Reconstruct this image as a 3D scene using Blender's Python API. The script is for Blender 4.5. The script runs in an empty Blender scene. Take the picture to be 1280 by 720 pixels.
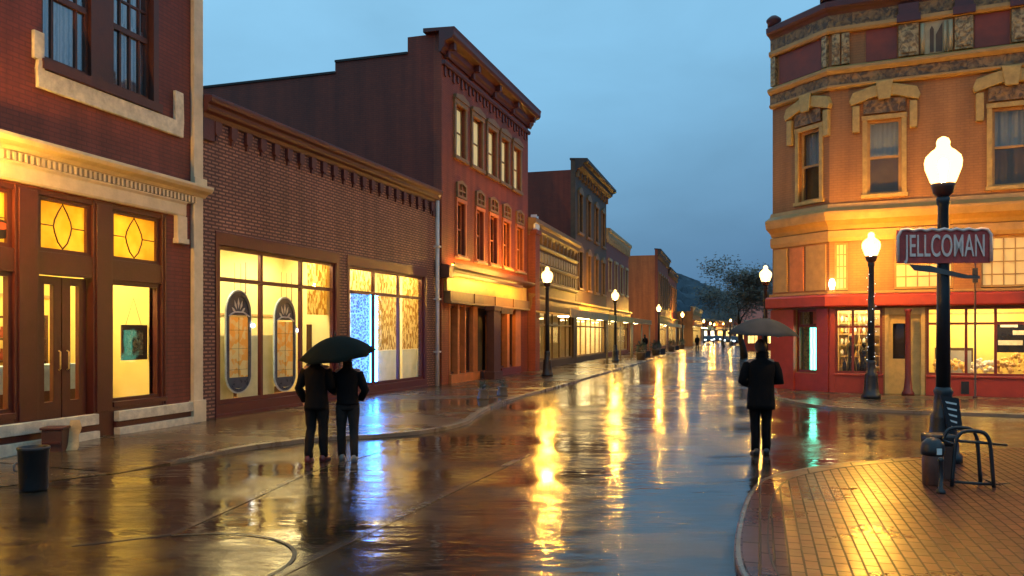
import bpy, bmesh, math, random
from mathutils import Vector, Matrix
RN = random.Random(11)
C = bpy.context.scene.collection
SC = bpy.context.scene
# ------------------------------------------------------------------ camera model (photo pixels 1280x720)
FPX, CH, HX, HY = 1000.0, 1.85, 640.0, 417.0
def gp(x, y, z=0.0):
    D = (CH - z) * FPX / (y - HY)
    return Vector(((x - HX) / FPX * D, D, z))
def at(x, D):
    return (x - HX) / FPX * D
def zz(y, D):
    return CH + (HY - y) * D / FPX

# ------------------------------------------------------------------ mesh builder
class MB:
    def __init__(s): s.v = []; s.f = []; s.sm = []
    def add(s, vs, fs, sm=False):
        b = len(s.v); s.v += [tuple(v) for v in vs]
        for f in fs: s.f.append([i + b for i in f]); s.sm.append(sm)
        return s
    def bx(s, x0, x1, y0, y1, z0, z1):
        v = [(x0,y0,z0),(x1,y0,z0),(x1,y1,z0),(x0,y1,z0),(x0,y0,z1),(x1,y0,z1),(x1,y1,z1),(x0,y1,z1)]
        return s.add(v, [(0,3,2,1),(4,5,6,7),(0,1,5,4),(1,2,6,5),(2,3,7,6),(3,0,4,7)])
    def fb(s, u0, u1, z0, z1, d0, d1):           # facade box: u along the wall, d outwards
        return s.bx(u0, u1, -d1, -d0, z0, z1)
    def sweep(s, prof, x0, x1, m0=0.0, m1=0.0):   # profile of (d,z), mitred ends
        n = len(prof)
        v = [(x0 - d*m0, -d, z) for d, z in prof] + [(x1 + d*m1, -d, z) for d, z in prof]
        fs = [(i, (i+1) % n, n + (i+1) % n, n + i) for i in range(n)]
        return s.add(v, fs + [tuple(range(n))[::-1], tuple(range(n, 2*n))])
    def prism(s, poly, d0, d1):                   # polygon of (u,z) extruded in depth
        n = len(poly)
        v = [(u, -d0, z) for u, z in poly] + [(u, -d1, z) for u, z in poly]
        fs = [(i, (i+1) % n, n + (i+1) % n, n + i) for i in range(n)]
        return s.add(v, fs + [tuple(range(n))[::-1], tuple(range(n, 2*n))])
    def ring(s, outer, inner, d0, d1):            # closed band between two (u,z) outlines
        n = len(outer)
        v = [(u,-d0,z) for u,z in outer] + [(u,-d0,z) for u,z in inner] + [(u,-d1,z) for u,z in outer] + [(u,-d1,z) for u,z in inner]
        fs = []
        for i in range(n):
            j = (i+1) % n
            fs += [(i,j,n+j,n+i), (2*n+i,3*n+i,3*n+j,2*n+j), (i,2*n+i,2*n+j,j), (n+i,n+j,3*n+j,3*n+i)]
        return s.add(v, fs)
    def lathe(s, prof, cx=0, cy=0, n=20, sm=True):
        v = []
        for r, z in prof:
            for k in range(n):
                a = 2*math.pi*k/n; v.append((cx + r*math.cos(a), cy + r*math.sin(a), z))
        fs = []
        for i in range(len(prof)-1):
            for k in range(n):
                l = (k+1) % n; fs.append((i*n+k, i*n+l, (i+1)*n+l, (i+1)*n+k))
        s.add(v, fs, sm)
        b = len(s.v) - len(v)
        s.f.append([b + k for k in range(n)][::-1]); s.sm.append(False)
        s.f.append([b + (len(prof)-1)*n + k for k in range(n)]); s.sm.append(False)
        return s
    def tube(s, pts, r, n=8, sm=True):
        pts = [Vector(p) for p in pts]; rs = r if isinstance(r, (list, tuple)) else [r]*len(pts)
        v = []; up = Vector((0,0,1))
        t0 = (pts[1]-pts[0]).normalized()
        a = t0.orthogonal().normalized()
        for i, p in enumerate(pts):
            if i == 0: t = pts[1]-pts[0]
            elif i == len(pts)-1: t = pts[i]-pts[i-1]
            else: t = pts[i+1]-pts[i-1]
            t.normalize(); a = (a - t*a.dot(t)).normalized(); b = t.cross(a)
            for k in range(n):
                an = 2*math.pi*k/n; v.append(p + (a*math.cos(an) + b*math.sin(an))*rs[i])
        fs = []
        for i in range(len(pts)-1):
            for k in range(n):
                l = (k+1) % n; fs.append((i*n+k, i*n+l, (i+1)*n+l, (i+1)*n+k))
        s.add(v, fs, sm)
        b = len(s.v) - len(v)
        s.f.append([b+k for k in range(n)][::-1]); s.sm.append(False)
        s.f.append([b+(len(pts)-1)*n+k for k in range(n)]); s.sm.append(False)
        return s
    def sphere(s, c, r, n=12, m=8, sz=1.0):
        pr = [(max(.0005, r*math.sin(math.pi*i/m)), -r*sz*math.cos(math.pi*i/m)) for i in range(m+1)]
        return s.lathe([(a, z + c[2]) for a, z in pr], c[0], c[1], n)
    def wall(s, u0, u1, z0, z1, holes, d0=-0.3, d1=0.0):   # watertight slab with rectangular openings
        us = sorted({u0, u1} | {min(max(h[i], u0), u1) for h in holes for i in (0, 1)})
        zs = sorted({z0, z1} | {min(max(h[i], z0), z1) for h in holes for i in (2, 3)})
        nu, nz = len(us)-1, len(zs)-1
        def solid(i, j):
            if i < 0 or j < 0 or i >= nu or j >= nz: return False
            cu, cz = (us[i]+us[i+1])/2, (zs[j]+zs[j+1])/2
            return not any(h[0] < cu < h[1] and h[2] < cz < h[3] for h in holes)
        yf, yb = -d1, -d0
        for i in range(nu):
            for j in range(nz):
                if not solid(i, j): continue
                a, b, c, d = us[i], us[i+1], zs[j], zs[j+1]
                s.add([(a,yf,c),(b,yf,c),(b,yf,d),(a,yf,d)], [(0,1,2,3)])
                s.add([(a,yb,c),(b,yb,c),(b,yb,d),(a,yb,d)], [(3,2,1,0)])
                if not solid(i-1, j): s.add([(a,yf,c),(a,yf,d),(a,yb,d),(a,yb,c)], [(0,1,2,3)])
                if not solid(i+1, j): s.add([(b,yf,c),(b,yf,d),(b,yb,d),(b,yb,c)], [(3,2,1,0)])
                if not solid(i, j-1): s.add([(a,yf,c),(b,yf,c),(b,yb,c),(a,yb,c)], [(3,2,1,0)])
                if not solid(i, j+1): s.add([(a,yf,d),(b,yf,d),(b,yb,d),(a,yb,d)], [(0,1,2,3)])
        return s
    def ob(s, name, mat, parent=None, rel=None, bevel=0.0):
        me = bpy.data.meshes.new(name); me.from_pydata(s.v, [], s.f); me.update()
        if any(s.sm): me.polygons.foreach_set('use_smooth', s.sm)
        bm = bmesh.new(); bm.from_mesh(me); bmesh.ops.remove_doubles(bm, verts=bm.verts, dist=0.0002)
        if bevel == 0: pass
        bmesh.ops.recalc_face_normals(bm, faces=bm.faces); bm.to_mesh(me); bm.free()
        o = bpy.data.objects.new(name, me); C.objects.link(o)
        if mat: me.materials.append(mat)
        if parent is not None: o.parent = parent
        if rel is not None: o.matrix_local = rel
        if bevel > 0:
            b = o.modifiers.new('bevel', 'BEVEL'); b.width = bevel; b.segments = 2; b.limit_method = 'ANGLE'
        return o

def tag(o, label=None, cat=None, group=None, kind=None):
    if label: o['label'] = label
    if cat: o['category'] = cat
    if group: o['group'] = group
    if kind: o['kind'] = kind
    return o
def thing(name, label, cat, loc=(0,0,0), rz=0.0, group=None):
    o = bpy.data.objects.new(name, None); C.objects.link(o); o.empty_display_size = .2
    o.location = loc; o.rotation_euler = (0, 0, rz)
    return tag(o, label, cat, group)
def copy_tree(o, parent=None):
    c = o.copy(); C.objects.link(c)
    if parent is not None: c.parent = parent
    for ch in list(o.children): copy_tree(ch, c)
    return c

# ------------------------------------------------------------------ materials
def newmat(name):
    m = bpy.data.materials.new(name); m.use_nodes = True
    nt = m.node_tree; p = nt.nodes['Principled BSDF']
    return m, nt, p, nt.nodes.new, nt.links.new
def c4(c): return (c[0], c[1], c[2], 1.0)
def plain(name, col, rough=.6, var=.25, scale=3.0, bump=.15, metal=0.0, grime=.0, spec=.5):
    m, nt, p, N, L = newmat(name)
    tc = N('ShaderNodeTexCoord')
    n1 = N('ShaderNodeTexNoise'); n1.inputs['Scale'].default_value = scale; n1.inputs['Detail'].default_value = 6
    n1.inputs['Roughness'].default_value = .65
    L(tc.outputs['Object'], n1.inputs['Vector'])
    r = N('ShaderNodeValToRGB'); r.color_ramp.elements[0].position = .3; r.color_ramp.elements[1].position = .72
    r.color_ramp.elements[0].color = c4([k*(1-var) for k in col]); r.color_ramp.elements[1].color = c4([min(1, k*(1+var)) for k in col])
    L(n1.outputs['Fac'], r.inputs['Fac']); L(r.outputs['Color'], p.inputs['Base Color'])
    mr = N('ShaderNodeMapRange'); mr.inputs['To Min'].default_value = max(.05, rough-.15); mr.inputs['To Max'].default_value = min(1, rough+.15)
    L(n1.outputs['Fac'], mr.inputs['Value']); L(mr.outputs['Result'], p.inputs['Roughness'])
    p.inputs['Metallic'].default_value = metal; p.inputs['Specular IOR Level'].default_value = spec
    if bump:
        n2 = N('ShaderNodeTexNoise'); n2.inputs['Scale'].default_value = scale*9; n2.inputs['Detail'].default_value = 4
        L(tc.outputs['Object'], n2.inputs['Vector'])
        b = N('ShaderNodeBump'); b.inputs['Strength'].default_value = bump; b.inputs['Distance'].default_value = .02
        L(n2.outputs['Fac'], b.inputs['Height']); L(b.outputs['Normal'], p.inputs['Normal'])
    return m
def brick(name, c1, c2, mortar, bw=.22, bh=.075, ms=.012, rough=.65, bump=.6, stain=.35):
    m, nt, p, N, L = newmat(name)
    tc = N('ShaderNodeTexCoord'); sx = N('ShaderNodeSeparateXYZ'); L(tc.outputs['Object'], sx.inputs[0])
    ad = N('ShaderNodeMath'); ad.operation = 'ADD'; L(sx.outputs['X'], ad.inputs[0]); L(sx.outputs['Y'], ad.inputs[1])
    cb = N('ShaderNodeCombineXYZ'); L(ad.outputs[0], cb.inputs['X']); L(sx.outputs['Z'], cb.inputs['Y'])
    bt = N('ShaderNodeTexBrick'); L(cb.outputs[0], bt.inputs['Vector'])
    bt.inputs['Color1'].default_value = c4(c1); bt.inputs['Color2'].default_value = c4(c2); bt.inputs['Mortar'].default_value = c4(mortar)
    bt.inputs['Scale'].default_value = 1; bt.inputs['Brick Width'].default_value = bw; bt.inputs['Row Height'].default_value = bh
    bt.inputs['Mortar Size'].default_value = ms; bt.inputs['Mortar Smooth'].default_value = .2
    ns = N('ShaderNodeTexNoise'); ns.inputs['Scale'].default_value = .7; ns.inputs['Detail'].default_value = 7; ns.inputs['Roughness'].default_value = .7
    mp = N('ShaderNodeMapping'); mp.inputs['Scale'].default_value = (1, 1, .45); L(tc.outputs['Object'], mp.inputs[0]); L(mp.outputs[0], ns.inputs['Vector'])
    mr = N('ShaderNodeMapRange'); mr.inputs['From Min'].default_value = .3; mr.inputs['From Max'].default_value = .7
    mr.inputs['To Min'].default_value = 1-stain; mr.inputs['To Max'].default_value = 1+stain*.6
    L(ns.outputs['Fac'], mr.inputs['Value'])
    mx = N('ShaderNodeMix'); mx.data_type = 'RGBA'; mx.blend_type = 'MULTIPLY'; mx.inputs['Factor'].default_value = 1
    L(bt.outputs['Color'], mx.inputs[6]); L(mr.outputs['Result'], mx.inputs[7])
    sn = N('ShaderNodeTexNoise'); sn.inputs['Scale'].default_value = 1; sn.inputs['Detail'].default_value = 5; sm = N('ShaderNodeMapping'); sm.inputs['Scale'].default_value = (2.6, 2.6, .16); L(tc.outputs['Object'], sm.inputs[0]); L(sm.outputs[0], sn.inputs['Vector'])
    s2 = N('ShaderNodeMapRange'); s2.inputs['From Min'].default_value = .35; s2.inputs['From Max'].default_value = .65; s2.inputs['To Min'].default_value = 1-stain*.7; s2.inputs['To Max'].default_value = 1+stain*.4; L(sn.outputs['Fac'], s2.inputs['Value'])
    m3 = N('ShaderNodeMix'); m3.data_type = 'RGBA'; m3.blend_type = 'MULTIPLY'; m3.inputs['Factor'].default_value = 1; L(mx.outputs[2], m3.inputs[6]); L(s2.outputs['Result'], m3.inputs[7]); L(m3.outputs[2], p.inputs['Base Color'])
    p.inputs['Roughness'].default_value = rough
    b = N('ShaderNodeBump'); b.invert = True; b.inputs['Strength'].default_value = bump; b.inputs['Distance'].default_value = .012
    L(bt.outputs['Fac'], b.inputs['Height']); L(b.outputs['Normal'], p.inputs['Normal'])
    return m
def carved(name, lo, hi, scale=9.0):              # weathered cast ornament: relief and old paint
    m, nt, p, N, L = newmat(name)
    tc = N('ShaderNodeTexCoord')
    v = N('ShaderNodeTexVoronoi'); v.inputs['Scale'].default_value = scale; v.feature = 'SMOOTH_F1'
    n = N('ShaderNodeTexNoise'); n.inputs['Scale'].default_value = scale*.8; n.inputs['Detail'].default_value = 5; n.inputs['Distortion'].default_value = 1.2
    L(tc.outputs['Object'], n.inputs['Vector']); L(tc.outputs['Object'], v.inputs['Vector'])
    r = N('ShaderNodeValToRGB'); r.color_ramp.elements[0].position = .38; r.color_ramp.elements[1].position = .62
    r.color_ramp.elements[0].color = c4(lo); r.color_ramp.elements[1].color = c4(hi)
    L(n.outputs['Fac'], r.inputs['Fac']); L(r.outputs['Color'], p.inputs['Base Color']); p.inputs['Roughness'].default_value = .6
    b = N('ShaderNodeBump'); b.inputs['Strength'].default_value = 1; b.inputs['Distance'].default_value = .05
    L(v.outputs['Distance'], b.inputs['Height']); L(b.outputs['Normal'], p.inputs['Normal'])
    return m
def emit(name, col, st, pattern=None, scale=8.0, dark=.3):
    m, nt, p, N, L = newmat(name)
    p.inputs['Base Color'].default_value = c4([k*.6 for k in col]); p.inputs['Roughness'].default_value = .3
    p.inputs['Emission Color'].default_value = c4(col); p.inputs['Emission Strength'].default_value = st
    if pattern:
        tc = N('ShaderNodeTexCoord')
        if pattern == 'noise':
            t = N('ShaderNodeTexNoise'); t.inputs['Detail'].default_value = 4; out = 'Fac'
        elif pattern == 'folds':
            t = N('ShaderNodeTexWave'); t.bands_direction = 'X'; t.inputs['Distortion'].default_value = 3; out = 'Fac'
        else:
            t = N('ShaderNodeTexVoronoi'); out = 'Distance'
        t.inputs['Scale'].default_value = scale; L(tc.outputs['Object'], t.inputs['Vector'])
        r = N('ShaderNodeValToRGB'); r.color_ramp.elements[0].position = .3; r.color_ramp.elements[1].position = .7
        r.color_ramp.elements[0].color = c4([k*dark for k in col]); r.color_ramp.elements[1].color = c4(col)
        L(t.outputs[out], r.inputs['Fac']); L(r.outputs['Color'], p.inputs['Emission Color'])
    return m
def globe_mat(name, col, st):
    m, nt, p, N, L = newmat(name); nt.nodes.remove(p); out = nt.nodes['Material Output']
    e = N('ShaderNodeEmission'); e.inputs['Color'].default_value = c4(col); e.inputs['Strength'].default_value = st
    t = N('ShaderNodeBsdfTransparent'); a = N('ShaderNodeAddShader'); L(e.outputs[0], a.inputs[0]); L(t.outputs[0], a.inputs[1]); L(a.outputs[0], out.inputs['Surface']); return m
def clear_glass(name, tint=(1,1,1), ior=1.45):
    m, nt, p, N, L = newmat(name); nt.nodes.remove(p)
    out = nt.nodes['Material Output']
    tr = N('ShaderNodeBsdfTransparent'); tr.inputs['Color'].default_value = c4(tint)
    gl = N('ShaderNodeBsdfGlossy'); gl.inputs['Roughness'].default_value = .03
    fr = N('ShaderNodeFresnel'); fr.inputs['IOR'].default_value = ior
    ge = N('ShaderNodeNewGeometry'); iv = N('ShaderNodeMath'); iv.operation = 'SUBTRACT'; iv.inputs[0].default_value = 1; L(ge.outputs['Backfacing'], iv.inputs[1])
    mu = N('ShaderNodeMath'); mu.operation = 'MULTIPLY'; L(fr.outputs[0], mu.inputs[0]); L(iv.outputs[0], mu.inputs[1])
    mx = N('ShaderNodeMixShader'); L(mu.outputs[0], mx.inputs[0]); L(tr.outputs[0], mx.inputs[1]); L(gl.outputs[0], mx.inputs[2])
    tc = N('ShaderNodeTexCoord'); n = N('ShaderNodeTexNoise'); n.inputs['Scale'].default_value = 1.6; L(tc.outputs['Object'], n.inputs['Vector'])
    b = N('ShaderNodeBump'); b.inputs['Strength'].default_value = .06; b.inputs['Distance'].default_value = .05
    L(n.outputs['Fac'], b.inputs['Height']); L(b.outputs[0], gl.inputs['Normal'])
    L(mx.outputs[0], out.inputs['Surface']); return m
def cloth_thru(name, lo, hi, pattern='voronoi', scale=14.0, tl=.6, stretch=(1,1,1)):   # cloth, beads or coloured glass that lets light through
    m, nt, p, N, L = newmat(name); nt.nodes.remove(p); out = nt.nodes['Material Output']
    tc = N('ShaderNodeTexCoord')
    if pattern == 'voronoi':
        t = N('ShaderNodeTexVoronoi'); o = 'Color'
        t.inputs['Scale'].default_value = scale; vm = N('ShaderNodeMapping'); vm.inputs['Scale'].default_value = stretch; L(tc.outputs['Object'], vm.inputs[0]); L(vm.outputs[0], t.inputs['Vector'])
        sp = N('ShaderNodeSeparateColor'); L(t.outputs['Color'], sp.inputs[0]); fac = sp.outputs[0]
    elif pattern == 'folds':
        t = N('ShaderNodeTexWave'); t.bands_direction = 'X'; t.inputs['Distortion'].default_value = 2.5; t.inputs['Scale'].default_value = scale
        L(tc.outputs['Object'], t.inputs['Vector']); fac = t.outputs['Fac']
    else:
        t = N('ShaderNodeTexNoise'); t.inputs['Scale'].default_value = scale; t.inputs['Detail'].default_value = 5
        L(tc.outputs['Object'], t.inputs['Vector']); fac = t.outputs['Fac']
    r = N('ShaderNodeValToRGB'); r.color_ramp.elements[0].position = .3; r.color_ramp.elements[1].position = .7
    r.color_ramp.elements[0].color = c4(lo); r.color_ramp.elements[1].color = c4(hi); L(fac, r.inputs['Fac'])
    d = N('ShaderNodeBsdfDiffuse'); tl_ = N('ShaderNodeBsdfTranslucent'); L(r.outputs[0], d.inputs['Color']); L(r.outputs[0], tl_.inputs['Color'])
    mx = N('ShaderNodeMixShader'); mx.inputs[0].default_value = tl; L(d.outputs[0], mx.inputs[1]); L(tl_.outputs[0], mx.inputs[2])
    L(mx.outputs[0], out.inputs['Surface']); return m

def wet(name, c1, c2, rmin=.06, rmax=.3, bricks=None, ang=0.0, ripple=.35, puddle=.5, rip_scale=2.2, pw=.12, grain=0.0):
    m, nt, p, N, L = newmat(name)
    tc = N('ShaderNodeTexCoord')
    big = N('ShaderNodeTexNoise'); big.inputs['Scale'].default_value = .33; big.inputs['Detail'].default_value = 8; big.inputs['Roughness'].default_value = .68
    mpb = N('ShaderNodeMapping'); mpb.inputs['Scale'].default_value = (.75, 1.25, 1); L(tc.outputs['Object'], mpb.inputs[0]); L(mpb.outputs[0], big.inputs['Vector'])
    pud = N('ShaderNodeMapRange'); pud.interpolation_type = 'SMOOTHSTEP'
    pud.inputs['From Min'].default_value = puddle-pw; pud.inputs['From Max'].default_value = puddle+pw
    L(big.outputs['Fac'], pud.inputs['Value'])               # 0 standing water .. 1 damp
    fine = N('ShaderNodeTexNoise'); fine.inputs['Scale'].default_value = 45; fine.inputs['Detail'].default_value = 6; L(tc.outputs['Object'], fine.inputs['Vector'])
    mid = N('ShaderNodeTexNoise'); mid.inputs['Scale'].default_value = 1.7; mid.inputs['Detail'].default_value = 6; L(tc.outputs['Object'], mid.inputs['Vector'])
    r = N('ShaderNodeValToRGB'); r.color_ramp.elements[0].position = .35; r.color_ramp.elements[1].position = .7
    r.color_ramp.elements[0].color = c4(c1); r.color_ramp.elements[1].color = c4(c2); L(mid.outputs['Fac'], r.inputs['Fac'])
    col = r.outputs['Color']; hgt = fine.outputs['Fac']
    if bricks:
        mp = N('ShaderNodeMapping'); mp.inputs['Rotation'].default_value = (0, 0, ang); L(tc.outputs['Object'], mp.inputs[0])
        bt = N('ShaderNodeTexBrick'); L(mp.outputs[0], bt.inputs['Vector']); bt.inputs['Scale'].default_value = 1
        bt.inputs['Brick Width'].default_value = bricks[0]; bt.inputs['Row Height'].default_value = bricks[1]; bt.inputs['Mortar Size'].default_value = bricks[2]
        bt.inputs['Mortar Smooth'].default_value = .3
        bt.inputs['Color1'].default_value = c4(c1); bt.inputs['Color2'].default_value = c4(c2); bt.inputs['Mortar'].default_value = c4(bricks[3])
        if len(bricks) > 4: bt.offset = bricks[4]
        mx = N('ShaderNodeMix'); mx.data_type = 'RGBA'; mx.blend_type = 'MULTIPLY'; mx.inputs['Factor'].default_value = .6
        L(bt.outputs['Color'], mx.inputs[6]); L(mid.outputs['Fac'], mx.inputs[7]); col = mx.outputs[2]
    if grain:
        agg = N('ShaderNodeTexVoronoi'); agg.inputs['Scale'].default_value = 70; L(tc.outputs['Object'], agg.inputs['Vector'])
        ck = N('ShaderNodeTexVoronoi'); ck.feature = 'DISTANCE_TO_EDGE'; ck.inputs['Scale'].default_value = .38
        wn = N('ShaderNodeTexNoise'); wn.inputs['Scale'].default_value = 1.3; wn.inputs['Detail'].default_value = 6; L(tc.outputs['Object'], wn.inputs['Vector'])
        wm = N('ShaderNodeMix'); wm.data_type = 'RGBA'; wm.inputs['Factor'].default_value = .32; L(tc.outputs['Object'], wm.inputs[6]); L(wn.outputs['Color'], wm.inputs[7]); L(wm.outputs[2], ck.inputs['Vector'])
        cm = N('ShaderNodeMapRange'); cm.inputs['From Max'].default_value = .012; cm.inputs['To Min'].default_value = .35; L(ck.outputs['Distance'], cm.inputs['Value'])
        am = N('ShaderNodeMapRange'); am.inputs['To Min'].default_value = 1-.5*grain; am.inputs['To Max'].default_value = 1+.6*grain; L(agg.outputs['Color'], am.inputs['Value'])
        mu = N('ShaderNodeMath'); mu.operation = 'MULTIPLY'; L(cm.outputs['Result'], mu.inputs[0]); L(am.outputs['Result'], mu.inputs[1])
        mg = N('ShaderNodeMix'); mg.data_type = 'RGBA'; mg.blend_type = 'MULTIPLY'; mg.inputs['Factor'].default_value = 1; L(col, mg.inputs[6]); L(mu.outputs[0], mg.inputs[7]); col = mg.outputs[2]
        ha = N('ShaderNodeMath'); ha.operation = 'MULTIPLY_ADD'; ha.inputs[1].default_value = -.8; L(agg.outputs['Distance'], ha.inputs[0]); L(fine.outputs['Fac'], ha.inputs[2]); hgt = ha.outputs[0]
    L(col, p.inputs['Base Color'])
    rr = N('ShaderNodeMapRange'); rr.inputs['To Min'].default_value = rmin; rr.inputs['To Max'].default_value = rmax
    L(pud.outputs['Result'], rr.inputs['Value']); L(rr.outputs['Result'], p.inputs['Roughness'])
    p.inputs['IOR'].default_value = 1.5; p.inputs['Specular IOR Level'].default_value = .5
    rip = N('ShaderNodeTexNoise'); rip.inputs['Scale'].default_value = rip_scale; rip.inputs['Detail'].default_value = 3; rip.inputs['Roughness'].default_value = .5
    mpr = N('ShaderNodeMapping'); mpr.inputs['Scale'].default_value = (.8, 1.7, 1); L(tc.outputs['Object'], mpr.inputs[0]); L(mpr.outputs[0], rip.inputs['Vector'])
    b1 = N('ShaderNodeBump'); b1.inputs['Strength'].default_value = ripple; rn = N('ShaderNodeTexNoise'); rn.inputs['Scale'].default_value = .55; rn.inputs['Detail'].default_value = 3; L(tc.outputs['Object'], rn.inputs['Vector']); rm = N('ShaderNodeMapRange'); rm.inputs['From Min'].default_value = .38; rm.inputs['From Max'].default_value = .62; rm.inputs['To Min'].default_value = ripple*.22; rm.inputs['To Max'].default_value = ripple; L(rn.outputs['Fac'], rm.inputs['Value']); L(rm.outputs['Result'], b1.inputs['Strength']); b1.inputs['Distance'].default_value = .03
    L(rip.outputs['Fac'], b1.inputs['Height'])
    b2 = N('ShaderNodeBump'); b2.inputs['Distance'].default_value = .004
    mm = N('ShaderNodeMath'); mm.operation = 'MULTIPLY'; mm.inputs[1].default_value = .28; L(pud.outputs['Result'], mm.inputs[0]); L(mm.outputs[0], b2.inputs['Strength'])
    L(hgt, b2.inputs['Height']); L(b1.outputs[0], b2.inputs['Normal']); last = b2
    if bricks:
        b3 = N('ShaderNodeBump'); b3.invert = True; b3.inputs['Strength'].default_value = 1.0; b3.inputs['Distance'].default_value = .03
        L(bt.outputs['Fac'], b3.inputs['Height']); L(b2.outputs[0], b3.inputs['Normal']); last = b3
        mr2 = N('ShaderNodeMix'); L(bt.outputs['Fac'], mr2.inputs[0]); L(rr.outputs['Result'], mr2.inputs[2]); mr2.inputs[3].default_value = .5; L(mr2.outputs[0], p.inputs['Roughness'])
        ms = N('ShaderNodeMapRange'); ms.inputs['To Min'].default_value = .5; ms.inputs['To Max'].default_value = .22; L(bt.outputs['Fac'], ms.inputs['Value']); L(ms.outputs['Result'], p.inputs['Specular IOR Level'])
    L(last.outputs[0], p.inputs['Normal'])
    return m

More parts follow.
